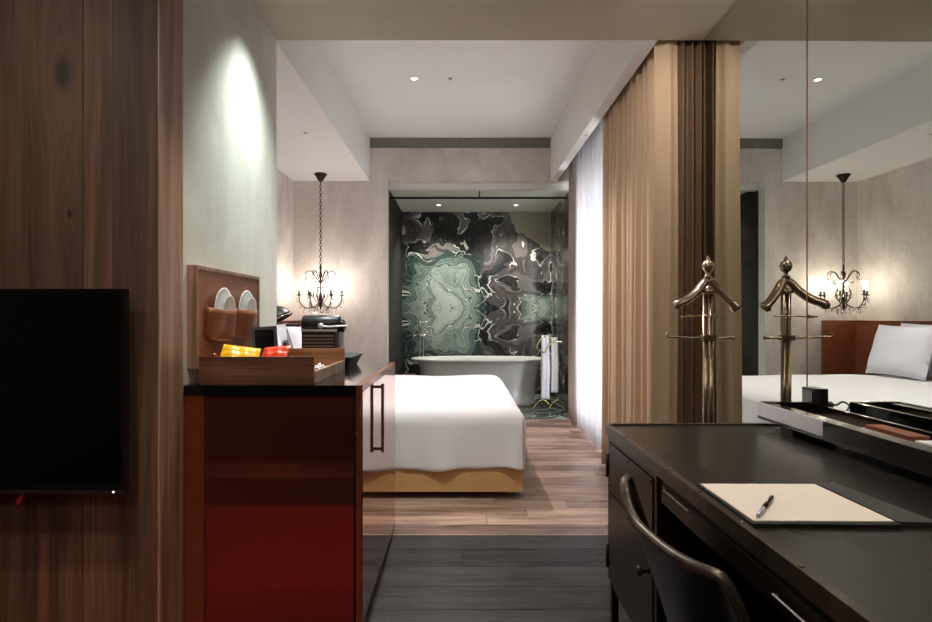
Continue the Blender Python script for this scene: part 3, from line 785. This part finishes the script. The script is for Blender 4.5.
# ------------------------------------------------------------------ chandelier
ccx, ccy = -1.487, 5.93
t = thing('chandelier', 'small bronze candle chandelier with crystals on a long chain near the bedroom corner', 'chandelier', (ccx, ccy, ZS))
obj('canopy', lathe(nb(), [(.066, -.001), (.066, -.012), (.05, -.03), (.034, -.06), (.016, -.085), (.006, -.09)], (ccx, ccy, ZS), 28), 'iron', t, True)
bm = nb(); z = ZS-.088; k = 0
while z > 1.66:
    pts = []
    for a in range(14):
        an = 2*PI*a/14; u = .011*math.cos(an); w2 = .020*math.sin(an)
        pts.append((ccx+(u if k % 2 else 0), ccy+(0 if k % 2 else u), z-.016+w2))
    tube(bm, pts, .0030, 6, closed=True); z -= .031; k += 1
obj('chain', bm, 'iron', t, True)
obj('stem', lathe(nb(), [(.004, .50), (.012, .47), (.006, .44), (.014, .40), (.020, .37), (.008, .34), (.007, .20), (.016, .17), (.024, .12), (.012, .08), (.018, .05), (.006, .02), (.0, 0)], (ccx, ccy, 1.205), 20), 'iron', t, True)
for k in range(6):
    a = 2*PI*k/6+.22; ca, sa = math.cos(a), math.sin(a)
    P = lambda r, zz: (ccx+ca*r, ccy+sa*r, zz)
    bm = nb()
    tube(bm, [P(.012, 1.30), P(.05, 1.26), P(.11, 1.235), P(.17, 1.245), P(.212, 1.30), P(.22, 1.365)], .0055, 8, 6)
    tube(bm, [P(.012, 1.46), P(.055, 1.44), P(.075, 1.39), P(.06, 1.33), P(.03, 1.29)], .004, 6, 5)
    arm = obj('arm', bm, 'iron', t, True)
    obj('candle_cup', lathe(nb(), [(.004, 0), (.024, .006), (.026, .012), (.011, .014), (.010, .06)], P(.22, 1.362), 16), 'iron', arm, True)
    obj('bulb', lathe(nb(), [(.005, .0605), (.011, .075), (.012, .088), (.007, .105), (.001, .12)], P(.22, 1.362), 14), 'bulb', arm, True)
    bm = nb()
    tube(bm, [P(.01, 1.50), P(.04, 1.545), P(.085, 1.615), P(.125, 1.625), P(.152, 1.60), P(.15, 1.585)], .0045, 8, 5)
    obj('scroll', bm, 'iron', t, True)
    for (r, zz, l) in ((.235, 1.345, .06), (.165, 1.232, .065), (.11, 1.225, .06), (.15, 1.58, .05), (.06, 1.235, .07), (.205, 1.28, .05), (.09, 1.54, .05), (.075, 1.385, .05)):
        if 1:
            bm = nb(); lathe(bm, [(.001, 0), (.009, -l*.25), (.013, -l*.6), (.001, -l)], P(r, zz), 6)
            obj('crystal_drop', bm, 'crystal', arm)
obj('crystal_ball', lathe(nb(), [(.002, 0), (.016, -.012), (.02, -.025), (.012, -.04), (.001, -.05)], (ccx, ccy, 1.204), 12), 'crystal', t)

# ------------------------------------------------------------------ recessed ceiling fittings
def downlight(x, y, z, label, lit=True, r=.038, name='ceiling_downlight', cat='ceiling light'):
    t = thing(name, label, cat, (x, y, z-.004))
    obj('trim_ring', lathe(nb(), [(r, -.0002), (r, -.005), (r*.72, -.0055), (r*.72, -.0002)], (x, y, z), 28, cap=False), 'white_paint', t, True)
    obj('lens' if lit else 'dark_insert', lathe(nb(), [(r*.71, -.0003), (r*.71, -.0025), (.001, -.003)], (x, y, z), 24), 'lens' if lit else 'black_matte', t)
    return t
downlight(-.39, 4.68, ZC, 'lit round downlight in the high recessed ceiling above the bed')
downlight(-.09, 4.68, ZC, 'dark unlit round fitting in the high ceiling beside the lit downlight', False, .022)
downlight(-1.28, 4.60, ZS, 'small dark round sensor in the low ceiling left of the recess', False, .018, 'ceiling_sensor', 'sensor')
downlight(-.30, 7.50, 2.636, 'left one of the two lit downlights in the bathroom ceiling')
downlight(.735, 7.50, 2.636, 'right one of the two lit downlights in the bathroom ceiling')
downlight(1.036, 4.66, ZS, 'tiny round sensor under the beam beside the curtains', False, .014, 'ceiling_sensor', 'sensor')

# ------------------------------------------------------------------ bathroom
t = thing('curtain_rail', 'thin black rail spanning the bathroom opening with a short ceiling stem', 'rail', (.2, YW+.25, 2.53))
obj('rod', lathe(nb(), [(.013, 0), (.013, 2.1)], (-.82, YW+.26, 2.522), 14, 'X'), 'black_matte', t, True)
obj('stem', lathe(nb(), [(.007, .014), (.007, .098), (.018, .100), (.018, .1135)], (.215, YW+.26, 2.522), 14), 'black_matte', t, True)
# tub
tcx, tcy = .235, 7.38
def oval(a, b, z, n=48, e=2.5):
    out = []
    for i in range(n):
        an = 2*PI*i/n; c, s = math.cos(an), math.sin(an)
        out.append((tcx+a*abs(c)**(2/e)*(1 if c >= 0 else -1), tcy+b*abs(s)**(2/e)*(1 if s >= 0 else -1), z))
    return out
t = thing('bathtub', 'freestanding oval enamel bathtub before the marble wall', 'bathtub', (tcx, tcy, 0))
bm = nb()
rings(bm, [oval(.74, .30, .0), oval(.755, .31, .03), oval(.74, .30, .06), oval(.735, .295, .065), oval(.745, .30, .25), oval(.775, .325, .45), oval(.80, .35, .53), oval(.84, .38, .565), oval(.885, .405, .575),
           oval(.895, .41, .588), oval(.885, .405, .60), oval(.85, .375, .60), oval(.80, .33, .58), oval(.74, .29, .45), oval(.68, .25, .25), oval(.60, .2, .17), oval(.3, .1, .16)])
obj('basin', bm, 'tub', t, True)
# floor-standing tap
t = thing('bath_tap', 'chrome floor-standing bath mixer tap behind the left end of the bathtub', 'tap', (-.62, 7.06, 0))
fx, fy = -.60, 7.86
t.location = (-.555, 7.86, 0)
obj('base_plate', lathe(nb(), [(.05, 0), (.05, .01), (.02, .016)], (-0.555, 7.86, 0), 20), 'chrome', t, True)
bm = nb()
for x in (-0.577, -0.530): lathe(bm, [(.011, .0165), (.011, .86)], (x, 7.86, 0), 12)
obj('riser', bm, 'chrome', t, True)
bm = nb(); lathe(bm, [(.02, 0), (.026, .01), (.026, .17), (.02, .18)], (-0.645, 7.86, .88), 16, 'X'); obj('mixer_body', bm, 'chrome', t, True)
bm = nb(); tube(bm, [(-0.545, 7.86, .9), (-0.505, 7.86, .98), (-0.435, 7.86, 1.0), (-0.385, 7.86, .95), (-0.375, 7.86, .88)], .013, 10, 6); obj('spout', bm, 'chrome', t, True)
for x in (-0.655, -0.455):
    bm = nb(); lathe(bm, [(.008, 0), (.008, .05)], (x, 7.81, .88), 10, 'Y'); tube(bm, [(x-.035, 7.80, .88), (x+.035, 7.80, .88)], .007, 8); tube(bm, [(x, 7.80, .845), (x, 7.80, .915)], .007, 8); obj('cross_handle', bm, 'chrome', t, True)
bm = nb(); lathe(bm, [(.012, 0), (.012, .12), (.028, .14), (.028, .15)], (-0.575, 7.83, .93), 14); tube(bm, [(-0.635, 7.83, 1.04), (-0.575, 7.82, 1.06), (-0.475, 7.82, 1.07)], .011, 8, 3); obj('hand_shower', bm, 'chrome', t, True)
# towel stand with towels
t = thing('towel_stand', 'curved pale gold towel stand to the right of the bathtub', 'towel stand', (1.1, 6.85, 0))
ex = 1.03
bm = nb()
for x in (1.0, 1.19):
    tube(bm, [(x-.13, 6.82, .012), (x-.06, 6.82, .10), (x, 6.82, .13), (x+.06 if x < 1.1 else x+.05, 6.82, .09), (x+.10 if x < 1.1 else x+.07, 6.82, .012)], .009, 8, 6)
obj('foot_arch', bm, 'gold', t, True)
bm = nb()
for x in (.99, 1.19): tube(bm, [(x, 6.82, .13), (x, 6.82, .82)], .008, 8)
obj('upright', bm, 'gold', t, True)
bm = nb()
tube(bm, [(.915, 6.80, .76), (.94, 6.80, .83), (1.00, 6.80, .895), (1.08, 6.80, .89), (1.20, 6.80, .84)], .009, 8, 6)
tube(bm, [(.915, 6.80, .76), (1.0, 6.74, .71), (1.06, 6.74, .79), (1.12, 6.74, .84), (1.23, 6.74, .84)], .008, 8, 6)
obj('top_hoop', bm, 'gold', t, True)
for k, (x, w_, zt_, zb_) in enumerate(((1.025, .10, .905, .14), (1.135, .085, .88, .22))):
    def tf(u, v):
        s = 2*v-1
        y = 6.80 + (.022 if s > 0 else -.022)*min(1, abs(s)*12)
        z = zt_ - (zt_-zb_)*abs(s) + .006
        return (x+(u-.5)*w_*(1-.12*(1-abs(s))) + .004*math.sin(9*s), y+.008*math.sin(u*11+k)*(1 if s > 0 else -1), z)
    o = obj('towel', grid(nb(), tf, 10, 40), 'towel', None, True); solid(o, .010)
    tag(o, 'white folded towel hanging on the gold stand, %s' % ('the longer one closer to the tub' if k == 0 else 'the shorter one farther from the tub'), 'towel', 'towels on the stand')
# ------------------------------------------------------------------ valet stand
vx, vy = 1.138, 2.58
t = thing('valet_stand', 'aged brass valet stand with coat hanger and trouser bars beside the desk', 'valet stand', (vx, vy, 0))
V0 = lambda x, z, y=0: (vx+x, vy+y, z)
obj('base', lathe(nb(), [(.13, 0), (.13, .012), (.10, .02), (.03, .03), (.024, .06)], V0(0, 0), 32), 'brass_dark', t, True)
bm = nb()
for x in (-.0125, .0125): lathe(bm, [(.0115, .06), (.0115, 1.285)], V0(x, 0), 14)
obj('post', bm, 'brass', t, True)
obj('finial', lathe(nb(), [(.016, 1.325), (.020, 1.332), (.011, 1.338), (.009, 1.35), (.018, 1.356), (.026, 1.372), (.027, 1.385), (.020, 1.40), (.008, 1.407), (.011, 1.412), (.004, 1.424), (.0, 1.43)], V0(0, 0), 24), 'brass', t, True)
obj('collar_knob', lathe(nb(), [(.026, 1.2505), (.030, 1.256), (.030, 1.268), (.024, 1.282), (.012, 1.292), (.012, 1.30)], V0(0, 0, -.001), 24), 'brass', t, True)
# hanger: swept arms with cross section
bm = nb()
def arm(sg, pts):
    P = catmull(pts, 7); rs = []
    for i, p in enumerate(P):
        u = i/(len(P)-1); a = .019+.001*u if u < .75 else .0198+.010*math.sin((u-.75)/.25*PI*.6)*(1 if sg > 0 else .25)
        b = .017+.006*math.sin(u*PI) if sg > 0 else .016+.006*math.sin(u*PI)
        if u > .93: a *= .75; b *= .75
        tt = (P[min(i+1, len(P)-1)]-P[max(i-1, 0)]).normalized(); nrm = Vector((0, 1, 0)); s = tt.cross(nrm).normalized()
        rs.append([p+s*a*math.cos(2*PI*k/16)+nrm*b*math.sin(2*PI*k/16) for k in range(16)])
    rings(bm, rs)
arm(-1, [V0(0, 1.315), V0(-.022, 1.300, -.003), V0(-.055, 1.262, -.012), V0(-.10, 1.228, -.025), V0(-.145, 1.208, -.036), V0(-.17, 1.192, -.04)])
arm(1, [V0(0, 1.315), V0(.022, 1.300, -.003), V0(.048, 1.262, -.012), V0(.078, 1.226, -.022), V0(.105, 1.20, -.03), V0(.121, 1.18, -.034)])
obj('hanger', bm, 'brass', t, True)
bm = nb(); tube(bm, [V0(-.13, 1.147, -.02), V0(-.10, 1.147, -.02), V0(-.06, 1.149, -.017), V0(0, 1.151, -.015), V0(.065, 1.15, -.015)], [.008, .015, .008, .006, .006, .005], 10, 5, flat=.6)
obj('accessory_bar', bm, 'brass_dark', t, True)
bm = nb(); tube(bm, [V0(-.195, 1.072, -.02), V0(-.19, 1.056, -.02), V0(-.10, 1.052, -.018), V0(.0, 1.05, -.017), V0(.105, 1.05, -.017)], .0058, 10, 5)
lathe(bm, [(.008, 0), (.008, .012)], V0(.10, 1.05, -.017), 12, 'X')
obj('trouser_bar', bm, 'brass', t, True)
obj('clamp', box(nb(), vx-.03, vx+.03, vy-.024, vy+.014, 1.038, 1.062), 'brass_dark', t, bev=.005)

# ------------------------------------------------------------------ desk
dx0, dx1, dy0, dy1, dz = .52, 1.30, -.30, 2.02, .76
t = thing('desk', 'long riveted black steel desk with drawers along the mirror wall', 'desk', (.9, .9, 0))
obj('desktop', box(nb(), dx0+.018, dx1, dy0+.018, dy1-.018, dz-.03, dz-.0012), 'desk_top', t)
bm = nb()
box(bm, dx0, dx0+.0175, dy0, dy1, dz-.034, dz+.001); box(bm, dx0+.018, dx1, dy1-.0175, dy1, dz-.034, dz+.004); box(bm, dx0+.018, dx1, dy0, dy0+.0175, dz-.034, dz+.001)
obj('edge_band', bm, 'desk_edge', t, bev=.002)
for k in range(13):
    y = dy1-.04-k*.185
    obj('rivet', lathe(nb(), [(.0055, .0), (.0045, .002), (.001, .003)], (dx0+.009, y, dz+.001), 12), 'desk_edge', t, True)
# far pedestal Y 1.47..2.0
py0, py1 = 1.50, 1.995
bm = nb(); box(bm, dx0+.012, dx1-.02, py0, py1, .235, dz-.035); obj('pedestal', bm, 'desk_steel', t, bev=.002)
bm = nb()
for y in (py0, py1-.022): box(bm, dx0+.004, dx0+.0118, y, y+.022, .22, dz-.036)
box(bm, dx0+.004, dx0+.0118, py0+.0221, py1-.0221, .225, .245)
box(bm, dx0+.004, dx0+.0118, py0+.0221, py1-.0221, .535, .548); box(bm, dx0+.004, dx0+.0118, py0+.0221, py1-.0221, dz-.05, dz-.036)
obj('face_frame', bm, 'desk_steel', t, bev=.001)
dr = obj('drawer', box(nb(), dx0+.001, dx0+.0116, py0+.026, py1-.026, .552, .706), 'desk_steel', t, bev=.002)
dd = obj('door', box(nb(), dx0+.001, dx0+.0116, py0+.026, py1-.026, .249, .531), 'desk_steel', t, bev=.002)
for (yy, zz, par) in [(y, z, dr) for y in (1.54, 1.75, 1.955) for z in (.695, .563)] + [(y, z, dd) for y in (1.54, 1.955) for z in (.519, .262)] + [(1.75, .519, dd)]:
    obj('rivet', lathe(nb(), [(.005, .0), (.004, -.0025), (.001, -.004)], (dx0+.0008, yy, zz), 10, 'X'), 'desk_edge', par, True)
bm = nb(); lathe(bm, [(.006, 0), (.006, -.018), (.013, -.02), (.014, -.028), (.004, -.031)], (dx0+.0008, 1.56, .44), 18, 'X'); obj('knob', bm, 'black_matte', dd, True)
for z in (.62, .30):
    bm = nb(); lathe(bm, [(.006, -.04), (.006, .04)], (dx0+.0, 1.988, z), 12); obj('hinge', bm, 'desk_steel', t, True)
# apron with shallow drawer over the knee space
bm = nb(); box(bm, dx0+.012, dx0+.03, .32, py0-.001, .655, dz-.035); obj('apron', bm, 'desk_steel', t)
ad = obj('drawer', box(nb(), dx0+.003, dx0+.0118, .56, 1.46, .668, dz-.05), 'desk_steel', t, bev=.002)
bm = nb(); tube(bm, [(dx0+.002, 1.43, .706), (dx0-.005, 1.42, .706), (dx0-.005, 1.27, .706), (dx0+.002, 1.26, .706)], .003, 8); obj('pull', bm, 'desk_edge', ad)
bm = nb(); box(bm, dx0+.012, dx1-.02, dy0+.02, .319, .235, dz-.035); obj('pedestal', bm, 'desk_steel', t, bev=.002)
bm = nb(); box(bm, dx1-.05, dx1-.03, .32, py0-.001, .3, dz-.035); obj('back_panel', bm, 'desk_steel', t)
nd = obj('drawer', box(nb(), dx0+.001, dx0+.0116, dy0+.04, .30, .552, .706), 'desk_steel', t, bev=.002)
# bright pull near the camera
bm = nb(); tube(bm, [(dx0+.002, .925, .688), (dx0-.008, .92, .693), (dx0-.008, .62, .693), (dx0+.002, .615, .688)], .0022, 8); obj('pull', bm, 'silver', ad)
for (x, y) in ((dx0+.022, dy1-.04), (dx0+.022, py0+.015), (dx1-.05, dy1-.04), (dx1-.05, py0+.015), (dx0+.022, .30), (dx0+.022, dy0+.04), (dx1-.05, .30), (dx1-.05, dy0+.04)):
    bm = nb(); box(bm, x-.012, x+.012, y-.012, y+.012, 0, .2345); obj('leg', bm, 'desk_steel', t, bev=.002)
bm = nb(); box(bm, dx0+.012, dx0+.02, py0+.0275, dy1-.0525, .195, .215); obj('rail', bm, 'desk_steel', t)

# desk pad folder, paper, pen
t = thing('desk_folder', 'black leather desk folder lying open on the desk', 'folder', (.71, 1.16, dz))
bm = nb(); prism(bm, [(.5395, 1.035), (.812, 1.03), (.812, 1.285), (.5395, 1.285)], dz-.0008, dz+.006); obj('cover', bm, 'black_matte', t, bev=.002)
bm = nb(); prism(bm, [(.8125, 1.04), (.885, 1.035), (.855, 1.285), (.8125, 1.285)], dz-.0008, dz+.008); obj('flap', bm, 'dark_leather', t, bev=.002)
bm = nb(); prism(bm, [(.546, 1.045), (.806, 1.042), (.803, 1.272), (.545, 1.274)], dz+.0062, dz+.0085); tag(obj('writing_paper', bm, 'paper'), 'cream sheets of writing paper on the black desk folder', 'paper')
t = thing('pen', 'dark pen with silver tip lying on the cream paper', 'pen', (.585, 1.105, dz+.0086))
a = Vector((.5555, 1.050, dz+.0138)); b = Vector((.643, 1.160, dz+.0138)); d = b-a
bm = nb(); tube(bm, [a+d*.42, a+d*.99, b], [.0045, .0045, .003], 12, 3); obj('cap', bm, 'black_gloss', t, True)
bm = nb(); tube(bm, [a+d*.05, a+d*.415], [.0042, .0045], 12); obj('barrel', bm, 'silver', t, True)
bm = nb(); tube(bm, [a, a+d*.049], [.001, .0038], 10); obj('tip', bm, 'chrome', t, True)
bm = nb(); c0 = a+d*.6+Vector((0, 0, .006)); tube(bm, [c0, b+Vector((0,0,.0055))], .0011, 6); obj('clip', bm, 'chrome', t, True)

# long black lacquer organiser against the mirror
t = thing('desk_organiser', 'long black lacquered tray box on feet standing on the desk against the mirror', 'desk organiser', (1.145, 1.2, dz))
ox0, ox1, oy0, oy1, oz0, oz1 = 1.06, 1.248, .35, 2.0, .786, .842
bm = nb(); prism(bm, [(ox0, oy0), (ox1, oy0), (ox1, oy1), (ox0+.03, oy1+.025), (ox0, oy1)], oz0, oz0+.01); obj('bottom', bm, 'black_gloss', t)
obj('front_rail', box(nb(), ox0, ox0+.012, oy0, 1.64, oz0+.0101, oz1), 'black_mirror', t, bev=.001)
obj('reflection_plate', box(nb(), ox0, ox0+.012, 1.642, oy1, oz0+.0101, oz1), 'silver', t, bev=.001)  # silver stands in for the white bed reflected in the black rail
obj('back_rail', box(nb(), ox1-.012, ox1, oy0, oy1, oz0+.0101, oz1), 'black_gloss', t, bev=.001)
bm = nb(); prism(bm, [(ox0+.0005, oy1+.0005), (ox1, oy1+.0005), (ox1, oy1+.012), (ox0+.03, oy1+.03)], oz0+.0101, oz1); obj('end_rail', bm, 'black_gloss', t)
obj('lining', box(nb(), ox0+.0125, ox1-.0125, oy0, oy1, oz0+.0102, oz0+.016), 'walnut_light', t)
obj('top_board', box(nb(), ox0+.0125, ox0+.06, oy0, oy1, oz1-.012, oz1-.003), 'black_gloss', t)
for y in (.55, 1.2, 1.85): obj('foot', box(nb(), ox0+.015, ox1-.03, y-.035, y+.035, dz-.001, oz0), 'black_matte', t, bev=.004)
bm = nb(); box(bm, 1.14, 1.19, 1.42, 1.58, oz0+.017, oz1+.002); tag(obj('notebook', bm, 'leather_red', bev=.002), 'small chestnut notebook lying inside the long black desk tray', 'notebook')
bm = nb(); box(bm, 1.135, 1.20, 1.02, 1.40, oz0+.017, oz1-.003); tag(obj('paper_stack', bm, 'porcelain', bev=.001), 'white stack of paper lying in the long black desk tray', 'paper')
# power block on the mirror, plug and cable
t = thing('power_socket', 'square black power socket block fixed to the mirror above the desk', 'socket', (1.30, 2.09, .77))
obj('housing', box(nb(), 1.296, mirx(2.1)-.001, 2.055, 2.128, .770, .882), 'black_plastic', t, bev=.003)
obj('faceplate', box(nb(), 1.292, 1.2958, 2.062, 2.121, .778, .874), 'black_gloss', t, bev=.001)
t = thing('power_cable', 'black plug and looping cable in the socket by the mirror', 'cable', (1.25, 2.07, .80))
obj('plug', lathe(nb(), [(.006, -.038), (.013, -.03), (.014, 0)], (1.2915, 2.09, .818), 16, 'X'), 'black_plastic', t, True)
obj('cord', tube(nb(), [(1.255, 2.09, .818), (1.24, 2.09, .818), (1.222, 2.085, .83), (1.215, 2.06, .82), (1.245, 2.03, .80), (1.262, 1.98, .775), (1.262, 1.9, .7655), (1.262, 1.7, .7650)], .0035, 10, 6), 'black_plastic', t, True)

# ------------------------------------------------------------------ desk chair
t = thing('desk_chair', 'dark steel desk chair with curved shell back pushed in at the desk', 'chair', (.40, 1.13, 0))
def shell(u, v):
    # u -1..1 around, v 0 (seat) .. 1 (top)
    a = u*PI/2*.97; e = .66
    c = abs(math.cos(a))**e; sn = abs(math.sin(a))**e*(1 if u >= 0 else -1)
    w = .13+.09*v**2.2
    xb = .47-.085*v
    k = min(1, abs(u)/.6); k = k*k*(3-2*k)
    top = .702+(.058 if u > 0 else .006)*k-.9*max(0, abs(u)-.66)**1.8
    return Vector((xb+.105*(1-c), 1.15+sn*w, .44+(top-.44)*v))
bm = nb(); grid(bm, lambda i, j: shell(2*i-1, j), 40, 16)
o = obj('backrest', bm, 'chair_steel', t, True); solid(o, .004)
bm = nb(); tube(bm, [shell(-1+2*i/40, 1) for i in range(41)], .0085, 10, flat=1.3); obj('rolled_rim', bm, 'desk_edge', t, True)
t.rotation_euler = (0, 0, .10)
bm = nb()
def seat(u, v):
    an = 2*PI*u; r = v
    x = .655 + .19*math.cos(an)*r; y = 1.125+.19*math.sin(an)*r
    return (x, y, .445-.015*(1-r*r))
grid(bm, seat, 40, 8); bmesh.ops.remove_doubles(bm, verts=bm.verts, dist=1e-4)
o = obj('seat', bm, 'chair_steel', t, True); solid(o, .006)
for sx, sy in ((-1, -1), (-1, 1), (1, -1), (1, 1)):
    bm = nb(); tube(bm, [(.66+sx*.12, 1.125+sy*.12, .435), (.66+sx*.19, 1.125+sy*.19, .008)], [.013, .010], 10); obj('leg', bm, 'chair_steel', t, True)
bm = nb()
for s in (-1, 1): tube(bm, [(.66-.155, 1.125+s*.155, .22), (.66+.155, 1.125+s*.155, .22)], .007, 8)
obj('stretcher', bm, 'chair_steel', t, True)

# ------------------------------------------------------------------ entry area behind the camera, mirrored in the cabinet end
tag(obj('carpet', prism(nb(), [(-1.80, .70), (-.36, .70), (-.36, 1.995), (-.995, 1.995), (-.995, 1.85), (-1.80, 1.85)], .0, .012), 'carpet'), 'crimson carpet in the entry, seen reflected in the cabinet end', 'carpet')
struct('trim_5', box(nb(), -3.0, .4, -.30, .08, .0, .004), 'floor_wood')

# ------------------------------------------------------------------ light
def spot(name, loc, target, power, color, size=70, blend=.5, r=.03):
    l = bpy.data.lights.new(name, 'SPOT'); l.energy = power; l.color = color; l.spot_size = math.radians(size); l.spot_blend = blend; l.shadow_soft_size = r
    o = bpy.data.objects.new(name, l); C.objects.link(o); o.location = loc
    o.rotation_euler = (Vector(target)-Vector(loc)).to_track_quat('-Z', 'Y').to_euler(); return o
WARM = (1, .80, .62); NEUT = (1, .93, .86); COOL = (.82, .93, 1)
spot('bed_downlight', (-.39, 4.68, ZC-.02), (.05, 4.0, 0), 200, (1, .93, .89), 100, .5, .03)
spot('bed_front_fill', (-.15, 2.60, ZS-.02), (-.2, 3.55, .35), 70, (1, .93, .89), 62, .9, .10)  # added frontal fill for the near face of the bed, no fixture modelled
spot('wall_washer', (-.76, 2.60, ZS-.02), (-.98, 2.66, 0), 105, (.88, 1, .95), 90, 1.0, .10)
spot('jamb_fill', (-.35, 1.65, ZS-.02), (-1.0, 1.93, 1.1), 34, (1, .88, .76), 36, .9, .06)  # added spot to brighten the walnut jamb
spot('desk_downlight', (.80, 1.15, ZS-.02), (.80, 1.2, 0), 34, NEUT, 80, .8, .04)
spot('valet_downlight', (.75, 2.35, ZS-.02), (1.15, 3.1, 1.2), 30, (1, .93, .86), 150, .6, .08)
spot('entry_downlight', (-.2, .6, ZS-.02), (-.3, 1.3, 0), 25, WARM, 120, .8, .05)
spot('panel_fill', (-1.5, .7, ZS-.02), (-1.5, 1.9, 1.1), 27, (1, .90, .78), 100, .9, .1)  # added front fill to lift the walnut wall
spot('threshold_fill', (-1.2, -.1, ZS-.02), (-1.2, -.1, 0), 25, WARM, 24, .6, .05)  # added narrow spot to brighten the brown floor strip
spot('carpet_downlight', (-1.0, 1.1, ZS-.02), (-1.05, 1.2, 0), 55, WARM, 50, .6, .05)
for x in (-.30, .735): spot('bath_downlight', (x, 7.50, 2.61), (x, 7.7, 0), 64, (1, .97, .88), 110, .7, .03)
spot('bath_side_downlight', (-.55, 6.75, 2.61), (-.86, 6.8, 1.4), 14, WARM, 60, .8, .03)
for k in range(6):
    a = 2*PI*k/6+.22
    l = bpy.data.lights.new('candle_light', 'POINT'); l.energy = 1.25; l.color = (1, .90, .82); l.shadow_soft_size = .012
    o = bpy.data.objects.new('candle_light', l); C.objects.link(o); o.location = (ccx+.22*math.cos(a), ccy+.22*math.sin(a), 1.362+.14)
# area lights; the entry one is an added soft fill behind the camera
def area(name, loc, rot, sx, sy, power, color):
    l = bpy.data.lights.new(name, 'AREA'); l.shape = 'RECTANGLE'; l.size = sx; l.size_y = sy; l.energy = power; l.color = color
    o = bpy.data.objects.new(name, l); C.objects.link(o); o.location = loc; o.rotation_euler = rot; return o
area('entry_fill', (-.6, -.7, ZS-.05), (math.radians(38), 0, 0), 1.2, .8, 13, (1, .94, .88))
# daylight in the window
p = area('window_daylight', (1.62, 4.78, 1.24), (0, PI/2, 0), 2.3, 2.6, 150, (.93, .96, 1))
world = bpy.data.worlds.new('World'); bpy.context.scene.world = world; world.use_nodes = True
wt = world.node_tree; wt.nodes.clear()
wo = wt.nodes.new('ShaderNodeOutputWorld'); bg = wt.nodes.new('ShaderNodeBackground'); sk = wt.nodes.new('ShaderNodeTexSky')
sk.sky_type = 'NISHITA'; sk.sun_disc = False; sk.sun_elevation = math.radians(35); sk.sun_rotation = math.radians(200)
wt.links.new(sk.outputs[0], bg.inputs[0]); bg.inputs[1].default_value = .35; wt.links.new(bg.outputs[0], wo.inputs[0])

# ------------------------------------------------------------------ camera
cam = bpy.data.cameras.new('Camera'); cam.sensor_width = 36; cam.lens = F/932*36
cam.shift_x = (466-461)/932; cam.shift_y = (316-311)/932
cam.clip_start = .05
co = bpy.data.objects.new('Camera', cam); C.objects.link(co); co.location = (0, 0, H); co.rotation_euler = (PI/2, 0, 0)
bpy.context.scene.camera = co
sc = bpy.context.scene
sc.view_settings.view_transform = 'Standard'; sc.view_settings.look = 'None'; sc.view_settings.exposure = .6; sc.view_settings.gamma = 1
